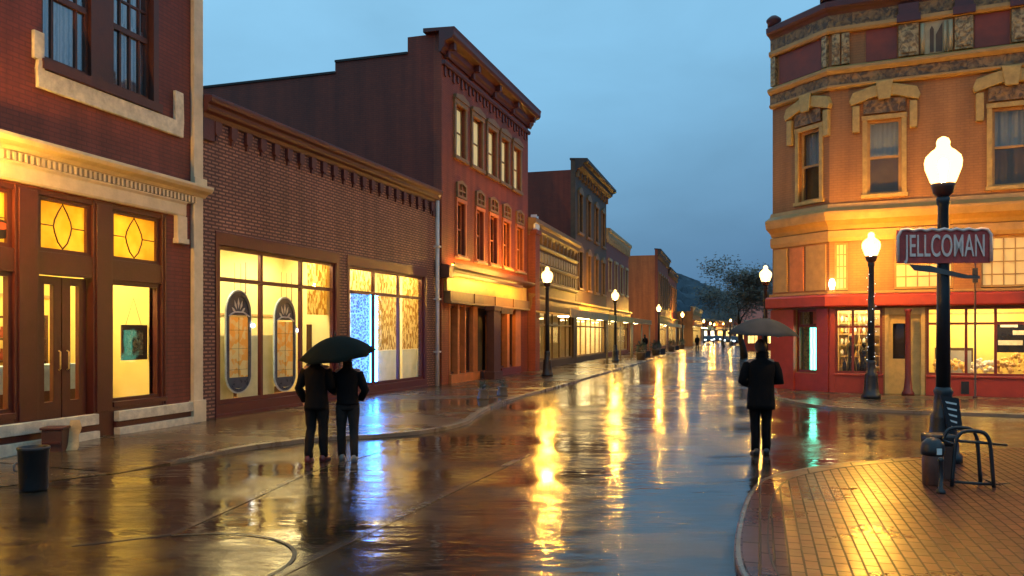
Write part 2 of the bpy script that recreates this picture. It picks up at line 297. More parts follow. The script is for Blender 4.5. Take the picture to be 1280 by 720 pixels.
WARM = (1.0, .48, .06)
M = dict(
    maroon_wall=brick('maroon painted brick', (.20,.038,.024), (.165,.031,.020), (.13,.027,.018), bump=.3, stain=.35),
    maroon_wood=plain('dark maroon painted wood', (.075,.015,.011), .4, .2, 4),
    maroon_frame=plain('plum maroon frame paint', (.085,.010,.014), .4, .2, 4), brown_wood=plain('dark brown wood', (.07,.021,.012), .45, .25, 5),
    cream=plain('cream painted trim', (.62,.50,.33), .5, .18, 3, .12),
    cream_stone=plain('cream limestone', (.60,.52,.38), .6, .3, 6, .4),
    tan_brick=brick('tan brick', (.42,.195,.125), (.31,.13,.085), (.10,.036,.030), ms=.022, stain=.3, bump=1.0),
    red_brown=plain('red brown terracotta', (.080,.019,.019), .5, .25, 3, .3),
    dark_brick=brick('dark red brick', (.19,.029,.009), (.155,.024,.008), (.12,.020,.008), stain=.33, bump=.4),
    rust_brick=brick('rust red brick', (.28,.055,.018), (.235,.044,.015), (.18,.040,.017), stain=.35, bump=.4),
    orange_paint=plain('rust orange painted timber', (.50,.155,.04), .5, .25, 3, .15),
    olive=plain('olive buff paint', (.22,.125,.045), .55, .25, 4, .2),
    olive_dark=plain('weathered olive paint', (.085,.045,.020), .6, .35, 4, .3),
    soffit_dark=plain('blackened cornice paint', (.035,.020,.014), .55, .3, 4, .2), gold_fascia=plain('gold fascia paint', (.62,.40,.09), .4, .3, 1.5, .1), lamplit_side=brick('lamplit orange side wall', (.42,.13,.03), (.37,.11,.026), (.30,.09,.024), stain=.3, bump=.2), pale_trim=plain('pale buff trim', (.40,.31,.17), .55, .2, 4, .2),  # side wall brick: orange lamp light put into its colour
    canopy_brown=plain('brown canopy metal', (.22,.12,.05), .4, .3, 2, .1),
    canopy_tan=plain('tan canopy cladding', (.48,.36,.17), .45, .3, 2, .15),
    black_metal=plain('black painted iron', (.012,.012,.013), .35, .3, 6, .15),
    roof=plain('tar roof', (.03,.028,.028), .8, .3, 3, .3),
    dark_room=plain('dark interior', (.05,.035,.028), .9, .2, 2, 0),
    ochre=brick('ochre brick', (.37,.150,.040), (.33,.132,.034), (.29,.115,.032), stain=.22, bump=.15),
    ochre_trim=plain('ochre painted trim', (.40,.215,.06), .5, .2, 4, .2),
    gold_trim=plain('buff gold stone', (.46,.28,.075), .55, .25, 6, .4),
    maroon_panel=plain('maroon panel', (.19,.032,.014), .55, .25, 2, .1),
    carved=carved('weathered carved frieze', (.075,.038,.016), (.30,.15,.045), 7),
    carved_pale=carved('pale carved ornament', (.13,.075,.03), (.48,.31,.13), 8),
    red_paint=plain('red painted wood', (.36,.035,.016), .42, .2, 3, .1),
    red_dark=plain('dark red paint', (.17,.02,.012), .42, .2, 3, .1),
    yellow_paint=plain('mustard painted door', (.60,.40,.12), .45, .2, 4, .1),
    white_pipe=plain('off white metal', (.55,.50,.45), .45, .15, 5, .05),
    glass=clear_glass('shop glass', (.97,.97,.95)),
    old_glass=clear_glass('old window glass', (.85,.85,.85), 1.6), sash_glass=clear_glass('reflective sash glass', (.9,.92,.95), 4.5),
    leaded=cloth_thru('yellow leaded glass', (.70,.48,.10), (.95,.72,.22), 'noise', 3.0, .75),
    lead=plain('lead came', (.03,.015,.012), .4, .2, 6, 0),
    room_yellow=plain('warm yellow plaster', (.86,.66,.20), .8, .10, 1.2, 0),
    room_pale=plain('pale yellow plaster', (.88,.76,.40), .8, .08, 1.2, 0), room_cream=plain('cream plaster', (.78,.66,.40), .8, .10, 1.2, 0),
    room_floor=plain('timber floor', (.25,.13,.06), .5, .25, 3, 0),
    lamp_glow=globe_mat('street lamp globe', (1.0,.60,.20), 2.3), lamp_bulb=emit('street lamp bulb', WARM, 2500),
    ceil_warm=emit('ceiling lamp warm', (1.0,.79,.37), 32),
    ceil_soft=emit('ceiling lamp soft', (1.0,.70,.25), 6), ceil_dim=emit('ceiling lamp dim', (1.0,.62,.2), .9), cove_orange=emit('orange cove light', (1.0,.34,.04), 60), cove_yellow=emit('yellow cove light', (1.0,.66,.12), 10),
    bulb=emit('bulb', (1.0,.75,.4), 30),
    bulb_cool=emit('small cool spotlight', (.85,.93,1.0), 25),
    led_blue=emit('blue white light tube', (.035,.25,1.0), 62),
    led_curtain=emit('blue white light curtain', (.16,.42,1.0), 2.6, 'voronoi', 16, .12),
    teal=emit('teal neon panel', (.16,1.0,.66), 8, 'folds', 2.5, .5),
    glow_buff=emit('faintly glowing buff window', (.95,.68,.26), .32, 'noise', 3, .55),  # weak blotchy glow put into the grid panes themselves
    glow_pale=emit('faintly glowing curtained window', (.95,.80,.40), .50, 'folds', 3.5, .4),  # weak glow with curtain folds put into the pane itself
    lit_far=emit('lit shop window', (1.0,.62,.18), 4.5, 'noise', 1.2, .25),
    lit_white=emit('white lit window', (1.0,.85,.6), 5, 'noise', 1.5, .3),
    curtain=cloth_thru('white net curtain', (.55,.55,.55), (.88,.88,.86), 'folds', 5.0, .3),
    blind=cloth_thru('grey roller blind', (.48,.50,.46), (.58,.60,.55), 'noise', 2, .2),
    blind_brown=cloth_thru('brown roller blind', (.22,.14,.055), (.30,.19,.075), 'noise', 2, .2),
    bead=cloth_thru('gold bead curtain', (.42,.22,.04), (.98,.76,.32), 'voronoi', 17, .6, (1.6,1,.45)),
    frost=cloth_thru('frosted film', (.66,.70,.60), (.80,.82,.74), 'noise', 4, .5),
    amber=cloth_thru('amber stained glass', (1.0,.68,.25), (1.0,.93,.66), 'voronoi', 9, .55),
    petal=plain('white enamel', (.75,.75,.78), .3, .1, 5, 0),
    pale_blue=plain('pale blue enamel', (.55,.66,.78), .3, .15, 6, 0), navy=plain('dark blue enamel', (.06,.085,.14), .3, .3, 5, .1),
    asphalt=wet('wet asphalt', (.026,.016,.009), (.060,.037,.021), .075, .26, ripple=.66, puddle=.50, rip_scale=2.2, grain=1),
    pave=wet('wet concrete pavement', (.060,.034,.017), (.115,.068,.034), .10, .30, ripple=.6, puddle=.46, rip_scale=2.6, grain=.6),
    brickpave=wet('wet red brick paving', (.10,.017,.007), (.23,.048,.017),   .22, .38, (.22,.11,.010,(.016,.006,.003)), -math.atan(1/.31), .34, .46, pw=.2), border_slab=wet('wet red border slab', (.12,.028,.013), (.20,.05,.022), .2, .38, (.62,.6,.012,(.01,.004,.002)), -math.atan(1/.31), .3, .46, pw=.2),
    kerbstone=wet('wet kerb stone', (.16,.11,.07), (.27,.19,.12), .2, .4, ripple=.2),
    seam=plain('paving seam', (.012,.010,.009), .35, .2, 4, .1),
    seam_pale=wet('pale gutter strip', (.055,.038,.026), (.09,.062,.042), .12, .3, ripple=.2),
    earth=plain('dark ground', (.03,.03,.022), .9, .3, .05, .2),
    hill=plain('haze blue wooded hillside', (.030,.046,.062), .95, .5, .06, .0),  # blue of distance haze put into the woodland colour
    bark=plain('bark', (.035,.028,.022), .8, .3, 8, .4),
    leaf=plain('dull autumn leaves', (.085,.066,.034), .6, .5, 1.4, 0),
    coat_black=plain('black coat cloth', (.0045,.004,.0045), .85, .35, 12, .5, spec=.15),
    coat_brown=plain('dark brown jacket cloth', (.0075,.005,.0045), .85, .35, 12, .5, spec=.15),
    trousers=plain('dark trouser cloth', (.017,.012,.010), .85, .3, 14, .5, spec=.15),
    jeans=plain('worn dark jeans', (.026,.019,.016), .85, .35, 9, .5, spec=.2),
    skin=plain('skin', (.40,.22,.15), .5, .1, 8, .05),
    hair=plain('dark hair', (.012,.009,.008), .5, .3, 30, .5),
    red_shoe=plain('red shoe leather', (.20,.03,.025), .4, .2, 9, .1),
    pale_shoe=plain('pale trainers', (.20,.17,.15), .5, .2, 9, .1),
    black_shoe=plain('black shoe leather', (.012,.012,.012), .3, .2, 9, .1),
    umb_dark=plain('black green umbrella cloth', (.003,.0065,.005), .8, .25, 5, .15, spec=.10),
    umb_grey=cloth_thru('pale grey umbrella cloth', (.070,.072,.076), (.105,.106,.11), 'noise', 3, .3),
    steel=plain('steel', (.35,.35,.36), .3, .15, 6, 0, 1.0),
    grey_metal=plain('grey bracket metal', (.10,.095,.09), .4, .2, 5, .1, .5),
    sign_red=plain('dark red sign board', (.50,.055,.040), .5, .35, 8, .2),
    sign_pink=plain('pale pink raised lettering', (.95,.62,.50), .4, .2, 8, .1),
    bin_brown=plain('brown litter bin', (.10,.035,.02), .4, .3, 6, .2),
    wood_tan=plain('tan board', (.50,.32,.14), .5, .35, 7, .2),
    white_paint=plain('white paint', (.70,.68,.62), .5, .1, 5, .05),
    art_dark=carved('dark print', (.05,.035,.012), (.45,.32,.12), 26),
    bottle_dark=plain('dark glass bottle', (.02,.015,.01), .15, .2, 5, 0),
    goods_gold=plain('gilt ware', (.65,.42,.12), .35, .3, 9, .1),
    goods_red=plain('red ware', (.45,.08,.03), .4, .3, 9, .1),
    goods_white=plain('white china ware', (.75,.70,.60), .3, .2, 9, .1),
    cloth_blue=plain('pale blue cloth', (.30,.45,.55), .7, .2, 6, .1),
    car_dark=plain('dark car paint', (.02,.022,.03), .2, .1, 3, 0),
    car_pale=plain('silver car paint', (.35,.36,.38), .25, .1, 3, 0),
    tyre=plain('tyre rubber', (.012,.012,.012), .7, .2, 8, .1),
    headlamp=emit('headlamp', (.9,.95,1.0), 9),
    tail=emit('tail lamp', (1.0,.06,.02), 5),
    planter=plain('weathered planter', (.10,.07,.05), .6, .3, 6, .4),
    shrub=plain('shrub leaves', (.03,.045,.02), .6, .5, 3, 0),
)

# ------------------------------------------------------------------ building helper
class Frame:
    def __init__(s, O, ux, uy):
        n = math.hypot(ux, uy); s.u = (ux/n, uy/n); s.O = Vector((O[0], O[1], O[2] if len(O) > 2 else 0))
        s.rz = math.atan2(uy, ux)
        s.mat = Matrix.Translation(s.O) @ Matrix.Rotation(s.rz, 4, 'Z')
        s.inv = s.mat.inverted()
    def px(s, x, y, d=0.0):
        c = s.inv @ Vector((0, 0, CH)); r = s.inv.to_3x3() @ Vector(((x-HX)/FPX, 1, (HY-y)/FPX))
        t = (-d - c.y) / r.y; p = c + r*t
        return p.x, p.z
    def U(s, x, d=0.0): return s.px(x, HY, d)[0]
    def Z(s, x, y, d=0.0): return s.px(x, y, d)[1]
    def W(s, u, z, d=0.0): return s.mat @ Vector((u, -d, z))

def building(name, label, fr, group=None, cat='building'):
    return thing(name, label, cat, fr.O, fr.rz, group)

def shell(b, W, D, H, mat, roofm, side_h=None, left=True, right=True, z0=0.0, steps=None):
    if left:
        m = MB()
        if steps:
            for (y0, y1, h) in steps: m.bx(0, .3, y0, y1, z0, h)
        else: m.bx(0, .3, .3, D, z0, side_h or H)
        m.ob('side_wall', mat, b)
    if right: MB().bx(W-.3, W, .3, D, z0, side_h or H).ob('side_wall', mat, b)
    MB().bx(.3, W-.3, D-.3, D, z0, (side_h or H)-.2).ob('back_wall', mat, b)
    h = (side_h or H)
    MB().bx(.3, W-.3, .3, D-.3, h-.75, h-.55).ob('roof', roofm, b)

def room(b, u0, u1, z0, z1, depth, wall_m, light_m, rel=None, frac=.7, lit=True, y0=.31):
    m = MB(); y1 = y0 + depth
    m.add([(u0,y1,z0),(u1,y1,z0),(u1,y1,z1),(u0,y1,z1)], [(0,1,2,3)])
    m.add([(u0,y0,z0),(u0,y1,z0),(u0,y1,z1),(u0,y0,z1)], [(0,1,2,3)])
    m.add([(u1,y0,z0),(u1,y1,z0),(u1,y1,z1),(u1,y0,z1)], [(3,2,1,0)])
    m.add([(u0,y0,z1),(u1,y0,z1),(u1,y1,z1),(u0,y1,z1)], [(0,1,2,3)])
    o = m.ob('room', wall_m, b, rel)
    if lit:
        MB().bx(u0+.01, u1-.01, y1-.03, y1-.004, z0, z0+.16).ob('skirting', M['brown_wood'], b, rel); MB().bx(u0+.01, u1-.01, y1-.03, y1-.004, z0+2.05, z0+2.11).ob('picture_rail', M['wood_tan'], b, rel)
    MB().bx(u0, u1, y0, y1, z0-.05, z0).ob('room_floor', M['room_floor'], b, rel)
    if lit:
        k = max(1, int((u1-u0)/2.2)); w = (u1-u0)/k
        for i in range(k):
            cu = u0 + (i+.5)*w
            MB().bx(cu-w*frac/2, cu+w*frac/2, y0+depth*.12, y0+depth*.5, z1-.10, z1-.04).ob('ceiling_light', light_m, b, rel)

def pane_window(b, u0, u1, z0, z1, fm, gm, cols=1, rows=2, bar=.05, fw=.07, setback=.14, rel=None, name='window',
                curtain=None, lower=None, back=True, glazing=None):
    """a sash window: frame mesh with pane (and curtain) children"""
    m = MB(); d1 = -setback; d0 = d1-.06
    m.fb(u0, u0+fw, z0, z1, d0, d1); m.fb(u1-fw, u1, z0, z1, d0, d1)
    m.fb(u0+fw, u1-fw, z0, z0+fw, d0, d1); m.fb(u0+fw, u1-fw, z1-fw, z1, d0, d1)
    for i in range(1, cols):
        c = u0 + (u1-u0)*i/cols; m.fb(c-bar/2, c+bar/2, z0+fw, z1-fw, d0+.006, d1-.006)
    for j in range(1, rows):
        c = z0 + (z1-z0)*j/rows; m.fb(u0+fw, u1-fw, c-bar/2, c+bar/2, d0+.004, d1+.012)
    f = m.ob(name, fm, b, rel)
    MB().fb(u0+fw*.5, u1-fw*.5, z0+fw*.5, z1-fw*.5, d0+.025, d0+.032).ob('pane', gm, f)
    if curtain:
        zc = (z0+z1)/2 if lower else z0
        folds(u0+.02, u1-.02, zc, z1-.02, -.30).ob('curtain', curtain, f)
    if lower: folds(u0+.02, u1-.02, z0+.02, (z0+z1)/2, -.33, amp=.004).ob('curtain', lower, f)
    if back:
        MB().bx(u0-.1, u1+.1, .42, .46, z0-.1, z1+.1).ob('dark_backing', M['dark_room'], f)  # dark sheet standing in for the unlit room behind the pane
    return f
def folds(u0, u1, z0, z1, d, amp=.025, n=None):
    m = MB(); n = n or max(6, int((u1-u0)/.04)); v = []
    for i in range(n+1):
        u = u0 + (u1-u0)*i/n; y = -d + amp*math.sin(i*1.9) + amp*.5*math.sin(i*.7)
        v += [(u, y, z0), (u, y, z1)]
    return m.add(v, [(2*i, 2*i+2, 2*i+3, 2*i+1) for i in range(n)], True)

def storefront(b, cols, rows, fm, gm, bar=.07, setback=.10, rel=None, name='shop_window', dep=.08, skip=()):
    """framed glazing: cols/rows are edge lists; every pane is a child"""
    m = MB(); d1 = -setback; d0 = d1-dep; h = bar/2
    for i, c in enumerate(cols):
        a0, a1 = (c, c+bar) if i == 0 else ((c-bar, c) if i == len(cols)-1 else (c-h, c+h))
        m.fb(a0, a1, rows[0], rows[-1], d0, d1)
    for j, r in enumerate(rows):
        a0, a1 = (r, r+bar) if j == 0 else ((r-bar, r) if j == len(rows)-1 else (r-h, r+h))
        m.fb(cols[0]+bar, cols[-1]-bar, a0, a1, d0+.004, d1-.004)
    f = m.ob(name, fm, b, rel)
    for i in range(len(cols)-1):
        for j in range(len(rows)-1):
            if (i, j) in skip: continue
            MB().fb(cols[i]+h*.6, cols[i+1]-h*.6, rows[j]+h*.6, rows[j+1]-h*.6, d0+.02, d0+.028).ob('pane', gm, f)
    return f
def frame_trim(b, u0, u1, z0, z1, w, d, mat, name, rel=None, sill=True, d0=0.0):
    m = MB(); m.fb(u0-w, u0, z0, z1, d0, d); m.fb(u1, u1+w, z0, z1, d0, d); m.fb(u0-w*1.15, u1+w*1.15, z1, z1+w, d0, d+.02)
    if sill: m.fb(u0-w*1.3, u1+w*1.3, z0-w*.8, z0, d0, d+.05)
    return m.ob(name, mat, b, rel)
def cornice_prof(z0, z1, d):
    h = z1-z0
    return [(0,z0),(d*.25,z0),(d*.3,z0+h*.3),(d*.55,z0+h*.38),(d*.62,z0+h*.62),(d*.9,z0+h*.70),(d,z0+h*.76),(d,z1-.03),(d*.97,z1),(0,z1)]

# ================================================================== SETTING
def sheet(name, pts, mat, z=0.0, kind='structure'):
    v = [(p[0], p[1], p[2] if len(p) > 2 else z) for p in pts]
    o = MB().add(v, [tuple(range(len(v)))]).ob(name, mat); return tag(o, kind=kind)
sheet('ground', [(-1500,-300),(1500,-300),(1500,2500),(-1500,2500)], M['earth'], -.05)
g = MB(); nx, ny = 8, 20
ro = MB().add([(-70,-30,0),(90,-30,0),(140,330,0),(-70,330,0)], [(0,1,2,3)]).ob('road', M['asphalt']); tag(ro, kind='structure')

def strip(name, outer, inner, mat, skirt=-.04):
    """pavement between the kerb line and an inner line, with a vertical kerb face"""
    n = len(outer); v = list(outer) + list(inner) + [(p[0], p[1], skirt) for p in outer]
    fs = []
    for i in range(n-1):
        fs.append((i, i+1, n+i+1, n+i)); fs.append((i+1, i, 2*n+i, 2*n+i+1))
    return tag(MB().add(v, fs).ob(name, mat), kind='structure')
def band(name, pts, w, mat, dz=.004, h=.03):
    """narrow strip centred on a line, lying on the surface"""
    m = MB(); L_, R_ = [], []
    for i, p in enumerate(pts):
        a = Vector(pts[max(0, i-1)][:2]); b = Vector(pts[min(len(pts)-1, i+1)][:2]); t = (b-a).normalized(); q = Vector((-t.y, t.x))
        L_.append((p[0]+q.x*w/2, p[1]+q.y*w/2, p[2]+dz)); R_.append((p[0]-q.x*w/2, p[1]-q.y*w/2, p[2]+dz))
    n = len(pts); v = L_ + R_ + [(a, b_, c-h) for a, b_, c in L_] + [(a, b_, c-h) for a, b_, c in R_]; fs = []
    for i in range(n-1):
        fs += [(i, i+1, n+i+1, n+i), (i, 2*n+i, 2*n+i+1, i+1), (n+i+1, 3*n+i+1, 3*n+i, n+i)]
    fs += [(0, n, 3*n, 2*n), (n-1, 3*n-1, 4*n-1, 2*n-1)]
    return tag(m.add(v, fs).ob(name, mat), kind='structure')
def smooth_line(pts, k=6):
    out = []
    for i in range(len(pts)-1):
        p0, p1, p2, p3 = [Vector(pts[min(max(j, 0), len(pts)-1)]) for j in (i-1, i, i+1, i+2)]
        for s in range(k):
            t = s/k
            out.append(tuple(.5*((2*p1) + (p2-p0)*t + (2*p0-5*p1+4*p2-p3)*t*t + (3*p1-p0-3*p2+p3)*t**3)))
    return out + [tuple(pts[-1])]
def offset(pts, d):
    out = []
    for i, p in enumerate(pts):
        a = Vector(pts[max(0, i-1)][:2]); b = Vector(pts[min(len(pts)-1, i+1)][:2]); t = (b-a).normalized(); out.append((p[0]+t.y*d, p[1]-t.x*d, p[2]))
    return out
PZ = .06
kl = lambda D: -.68 + .285*(D-19.5)
Kraw = [(kl(25), 25, PZ), (kl(21), 21, PZ), (-.75, 18, PZ), (-.95, 16.2, PZ), (-1.55, 14.9, PZ), (-2.4, 14.2, PZ), (-3.34, 13.75, PZ), (-4.2, 12.6, .07), (-4.75, 11.5, .03), (-5.2, 10.6, .006)]
Kl = [(kl(D), D, PZ) for D in (300, 200, 150, 110, 80, 60, 45, 35, 29)] + smooth_line(Kraw)
inner = []
for p in Kl:
    D = p[1]; inner.append((min(p[0]-1, kl(D)-9.5), D+ (3 if D < 40 else 0), PZ if D > 15 else max(.006, p[2])))
strip('left_pavement', Kl, inner, M['pave'])
sheet('plaza', [(-14,2),(-5.2,10.6),(-14.8,13.6),(-20,10)], M['pave'], .006)
band('left_kerb', offset([p for p in Kl if p[1] > 11.2], .065), .15, M['kerbstone'], .004, .07)
# street side pavement in front of the corner building
Kr = [(7.7+.30*(D-23.4), D, PZ) for D in (300, 200, 140, 100, 70, 50, 36, 28)] + smooth_line([(8.2, 25.2, PZ), (7.62, 23.2, PZ), (7.45, 21.2, PZ), (7.85, 19.6, PZ), (8.9, 18.75, PZ), (10.6, 17.95, PZ)]) + [(16, 15.5, PZ), (28, 10.1, PZ)]
inr = [(p[0]+6, p[1], PZ) for p in Kr[:8]] + [(15.0-.01*i, 27.5-.02*i, PZ) for i in range(len(Kr)-10)] + [(22, 26, PZ), (34, 20, PZ)]
strip('far_pavement', [p for p in Kr][::-1], inr[::-1], M['pave'])
band('far_kerb', offset(Kr, -.065), .15, M['kerbstone'], .004, .07)
# brick paved corner near the camera
Kb = smooth_line([(1.75, 1.5, .06), (1.62, 3.5, .06), (1.66, 5.0, .06), (1.74, 6.2, .06), (2.18, 7.7, .06), (2.75, 9.2, .06), (3.2, 10.0, .06), (3.75, 10.55, .055), (4.7, 11.2, .05), (6.6, 12.1, .035), (8.6, 13.0, .02), (16, 15.4, .012)])
inb = [(max(p[0]+3, 13+p[1]*.2), p[1]-3.5, .08) for p in Kb]
inb = [(24, -2 + 14*i/len(Kb), .02) for i in range(len(Kb))]
strip('brick_pavement', Kb[::-1], inb[::-1], M['brickpave'])
band('brick_kerb', [(p[0]+.03, p[1]-.01, p[2]) for p in Kb[:-12]], .035, M['kerbstone'], .004)
band('brick_border', offset(Kb[:-14], .165), .20, M['border_slab'], .005)
band('border_seam', offset(Kb[:-14], .275), .016, M['seam'], .006, .01)
# flush seams and the round inlay in the roadway
sl = [gp(90, 682), gp(215, 668), gp(300, 630), gp(390, 589), gp(470, 566)]
band('gutter_seam', [(p.x, p.y, 0) for p in sl], .07, M['seam_pale'], .006, .02)
s2 = [gp(280, 752), gp(395, 696), gp(470, 660), gp(560, 616), gp(640, 578), gp(700, 549)]
band('gutter_line', [(p.x, p.y, 0) for p in s2], .10, M['seam_pale'], .005, .02)
rg = [(-2.72+.95*math.cos(a), 6.45+.95*math.sin(a)) for a in [-1.6+3.6*k/71 for k in range(72)]]
r2 = [(-2.72+.915*math.cos(a), 6.45+.915*math.sin(a)) for a in [-1.6+3.6*k/71 for k in range(72)]]
m = MB(); v = [(a, b, .008) for a, b in rg] + [(a, b, .008) for a, b in r2]
m.add(v, [(i, i+1, 72+i+1, 72+i) for i in range(71)]); tag(m.ob('paving_ring', M['seam']), kind='structure')

# hills
def hill(name, y0, amp, base, mat, seed, x0=-900, x1=1300, depth=420):
    r = random.Random(seed); ph = [(r.uniform(.004, .03), r.uniform(0, 6), r.uniform(.4, 1)) for _ in range(7)]
    nx, ny = 620, 40; v = []
    for j in range(ny+1):
        for i in range(nx+1):
            x = x0+(x1-x0)*i/nx; y = y0+depth*j/ny
            pr = base + amp*sum(w*math.sin(k*x+p)/ (1+k*60) for k, p, w in ph)
            t = j/ny; hgt = pr*math.sin(math.pi*min(1, t*1.0)*.5) + r.uniform(-3.2, 3.2)*min(1, t*6)
            v.append((x, y, -2 + max(0, hgt)))
    fs = [(j*(nx+1)+i, j*(nx+1)+i+1, (j+1)*(nx+1)+i+1, (j+1)*(nx+1)+i) for j in range(ny) for i in range(nx)]
    return tag(MB().add(v, fs).ob(name, mat), kind='structure')
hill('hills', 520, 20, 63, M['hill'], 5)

# ================================================================== LEFT ROW
# ---------- maroon corner shop nearest the camera
def build_b1():
    L_ = 10.0; n = math.hypot(.284, 1); fr = Frame((-6.4-.284/n*L_, 16.4-1/n*L_), .284, 1)
    b = building('corner_shop', 'maroon painted brick shop with cream cornice and yellow leaded transom windows, nearest on the left', fr)
    U, Z = fr.U, fr.Z; Hh = 10.6
    ue = U(238)                                         # pilaster start
    holes = []
    # upper window pair
    wa0, wa1, wb0, wb1 = U(52), U(116), U(144), U(196)
    wz0, wz1 = 6.18, 8.95
    holes.append((wa0, wb1, wz0, wz1))
    # storefront opening
    s0, s1 = 1.2, U(208); sz0, sz1 = .55, 4.14
    holes.append((s0, s1, .0, sz1))
    MB().wall(0, L_, 0, Hh, holes).ob('wall', M['maroon_wall'], b)
    shell(b, L_, 9, Hh, M['maroon_wall'], M['roof'])
    # cream pilaster at the right end
    m = MB(); m.fb(ue, L_-.01, 0, Hh, .0, .09); m.fb(ue-.05, L_+.04, 0, .5, .0, .13); m.fb(ue-.05, L_+.04, 4.86, 5.0, .09, .15)
    m.ob('pilaster', M['cream'], b, bevel=.01)
    # cornice over the shop front
    m = MB(); m.sweep([(0,4.62),(.10,4.62),(.14,4.68),(.26,4.72),(.30,4.78),(.30,4.83),(0,4.86)], 0, L_+.06)
    m.sweep([(0,4.16),(.06,4.16),(.08,4.20),(.08,4.40),(.11,4.44),(.11,4.462),(0,4.462)], 0, U(229))
    m.fb(U(217), U(229), 3.72, 4.16, 0, .10); m.fb(U(216), U(230), 3.62, 3.72, 0, .13)
    c = m.ob('cornice', M['cream'], b, bevel=.008)
    m = MB(); k = 0; u = .05
    while u < U(240): m.fb(u, u+.055, 4.475, 4.60, .0, .12); u += .105
    m.fb(0, U(240), 4.463, 4.62, 0, .05)
    m.ob('dentils', M['cream'], c)
    # upper windows: brown casing, two sashes each
    m = MB(); m.fb(wa1+.0, wb0, wz0, wz1, -.22, -.03); m.fb(wa0-.03, wa0+.06, wz0, wz1, -.22, -.05); m.fb(wb1-.10, wb1+.03, wz0, wz1, -.22, .02); m.fb(wa0-.05, wb1+.05, wz0-.14, wz0+.02, -.2, .10)
    m.ob('window_casing', M['brown_wood'], b)
    for a0, a1 in ((wa0+.06, wa1), (wb0, wb1-.10)):
        zm = wz0 + (wz1-wz0)*.42; m = MB(); d1, d0 = -.10, -.16
        m.fb(a0, a0+.06, wz0+.03, wz1, d0, d1); m.fb(a1-.06, a1, wz0+.03, wz1, d0, d1); m.fb(a0+.06, a1-.06, wz0+.03, wz0+.13, d0, d1)
        m.fb(a0+.06, a1-.06, zm-.05, zm+.05, d0, d1+.02); m.fb(a0+.06, a1-.06, wz1-.08, wz1, d0, d1)
        for i in range(1, 4):
            c = a0+(a1-a0)*i/4; m.fb(c-.018, c+.018, zm+.05, wz1-.08, d0+.004, d1-.004)
        for i in (1, 3) if a0 < wa1-.1 else (1, 2, 3):
            c = a0+(a1-a0)*i/4; m.fb(c-.022, c+.022, wz0+.13, zm-.05, d0+.004, d1-.004)
        for q in (.33, .66): c = zm+(wz1-zm)*q; m.fb(a0+.06, a1-.06, c-.018, c+.018, d0+.003, d1-.003)
        f = m.ob('window', M['brown_wood'], b)
        MB().fb(a0+.04, a1-.04, wz0+.08, wz1-.04, d0+.02, d0+.026).ob('pane', M['sash_glass'], f)
        folds(a0-.02, a1+.02, wz0+.05, zm+.2, -.24).ob('curtain', M['curtain'], f)
        folds(a0-.02, a1+.02, zm-.1, wz1, -.28).ob('curtain', M['curtain'], f)
    MB().bx(wa0-.4, wb1+.4, .9, .95, wz0-.4, wz1+.4).ob('dark_backing', M['dark_room'], b)  # darkness of the upstairs room given by a dark sheet
    # cream architrave, an eared surround
    m = MB(); e = U(226)
    m.fb(U(44), e, wz0-.46, wz0-.16, 0, .07)
    m.fb(U(39), U(52), wz0-.02, wz0+.42, 0, .065); m.fb(U(44), U(52), wz0-.16, wz0-.02, 0, .07)
    m.fb(U(216), e, wz0-.16, wz0+.42, 0, .07)
    m.ob('architrave', M['cream_stone'], b, bevel=.012)
    m = MB(); m.fb(U(39), e+.05, wz1+.1, wz1+.45, 0, .08); m.fb(U(214), e, wz1-.45, wz1+.1, 0, .07)
    m.ob('architrave', M['cream_stone'], b, bevel=.012)
    # shop front: posts, transoms, door, panes
    P = [(s0, s0+.25), (U(19), U(49)), (U(117), U(141)), (U(203), s1)]
    m = MB()
    for a0, a1 in P: m.fb(a0, a1, 0, sz1, -.22, .0); m.fb(a0+.05, a1-.05, .5, sz1-.05, .0, .03)
    m.fb(s0, s1, 2.80, 3.16, -.2, -.02); m.fb(s0, s1, 4.05, sz1, -.2, -.02)
    m.fb(s0, P[1][0], .55, .64, -.2, .03); m.fb(P[2][1], s1, .55, .64, -.2, .03)
    m.ob('shop_front_frame', M['maroon_wood'], b, bevel=.01)
    # bulkheads with pale stone bands
    m = MB(); m.fb(s0, P[1][1]-.3, 0, .55, -.2, -.01); m.fb(P[2][1], s1, 0, .55, -.2, -.01); m.ob('bulkhead', M['maroon_wood'], b)
    for a0, a1 in ((0.0, P[2][0]), (P[2][1]+.02, ue-.06)):
        MB().fb(a0, a1, .0, .19, .0, .14).ob('stone_band', M['cream_stone'], b, bevel=.01); MB().fb(a0, a1, .30, .48, .0, .12).ob('stone_band', M['cream_stone'], b, bevel=.01)
        MB().fb(a0, a1, .192, .298, .0, .06).ob('recessed_band', M['maroon_wood'], b)
    bays = [(s0+.25, P[1][0]), (P[1][1], P[2][0]), (P[2][1], P[3][0])]
    for i, (a0, a1) in enumerate(bays):
        z0, z1 = 3.16, 4.05
        f = MB().ring([(a0,z0),(a1,z0),(a1,z1),(a0,z1)], [(a0+.09,z0+.07),(a1-.09,z0+.07),(a1-.09,z1-.06),(a0+.09,z1-.06)], -.16, -.06).ob('transom_window', M['maroon_wood'], b)
        MB().fb(a0+.07, a1-.07, z0+.05, z1-.04, -.12, -.113).ob('pane', M['leaded'], f)
        cu, cz = (a0+a1)/2, (z0+z1)/2; m = MB()
        dm = [(0,-.36),(.13,-.26),(.22,-.10),(.25,0),(.22,.10),(.12,.24),(0,.37),(-.12,.24),(-.22,.10),(-.25,0),(-.22,-.10),(-.13,-.26)]
        wd = min(1.0, (a1-a0)/1.5)
        pts = [(cu+a*wd, -(-.10), cz+c) for a, c in dm]; m.tube(pts+[pts[0]], .013, 5)
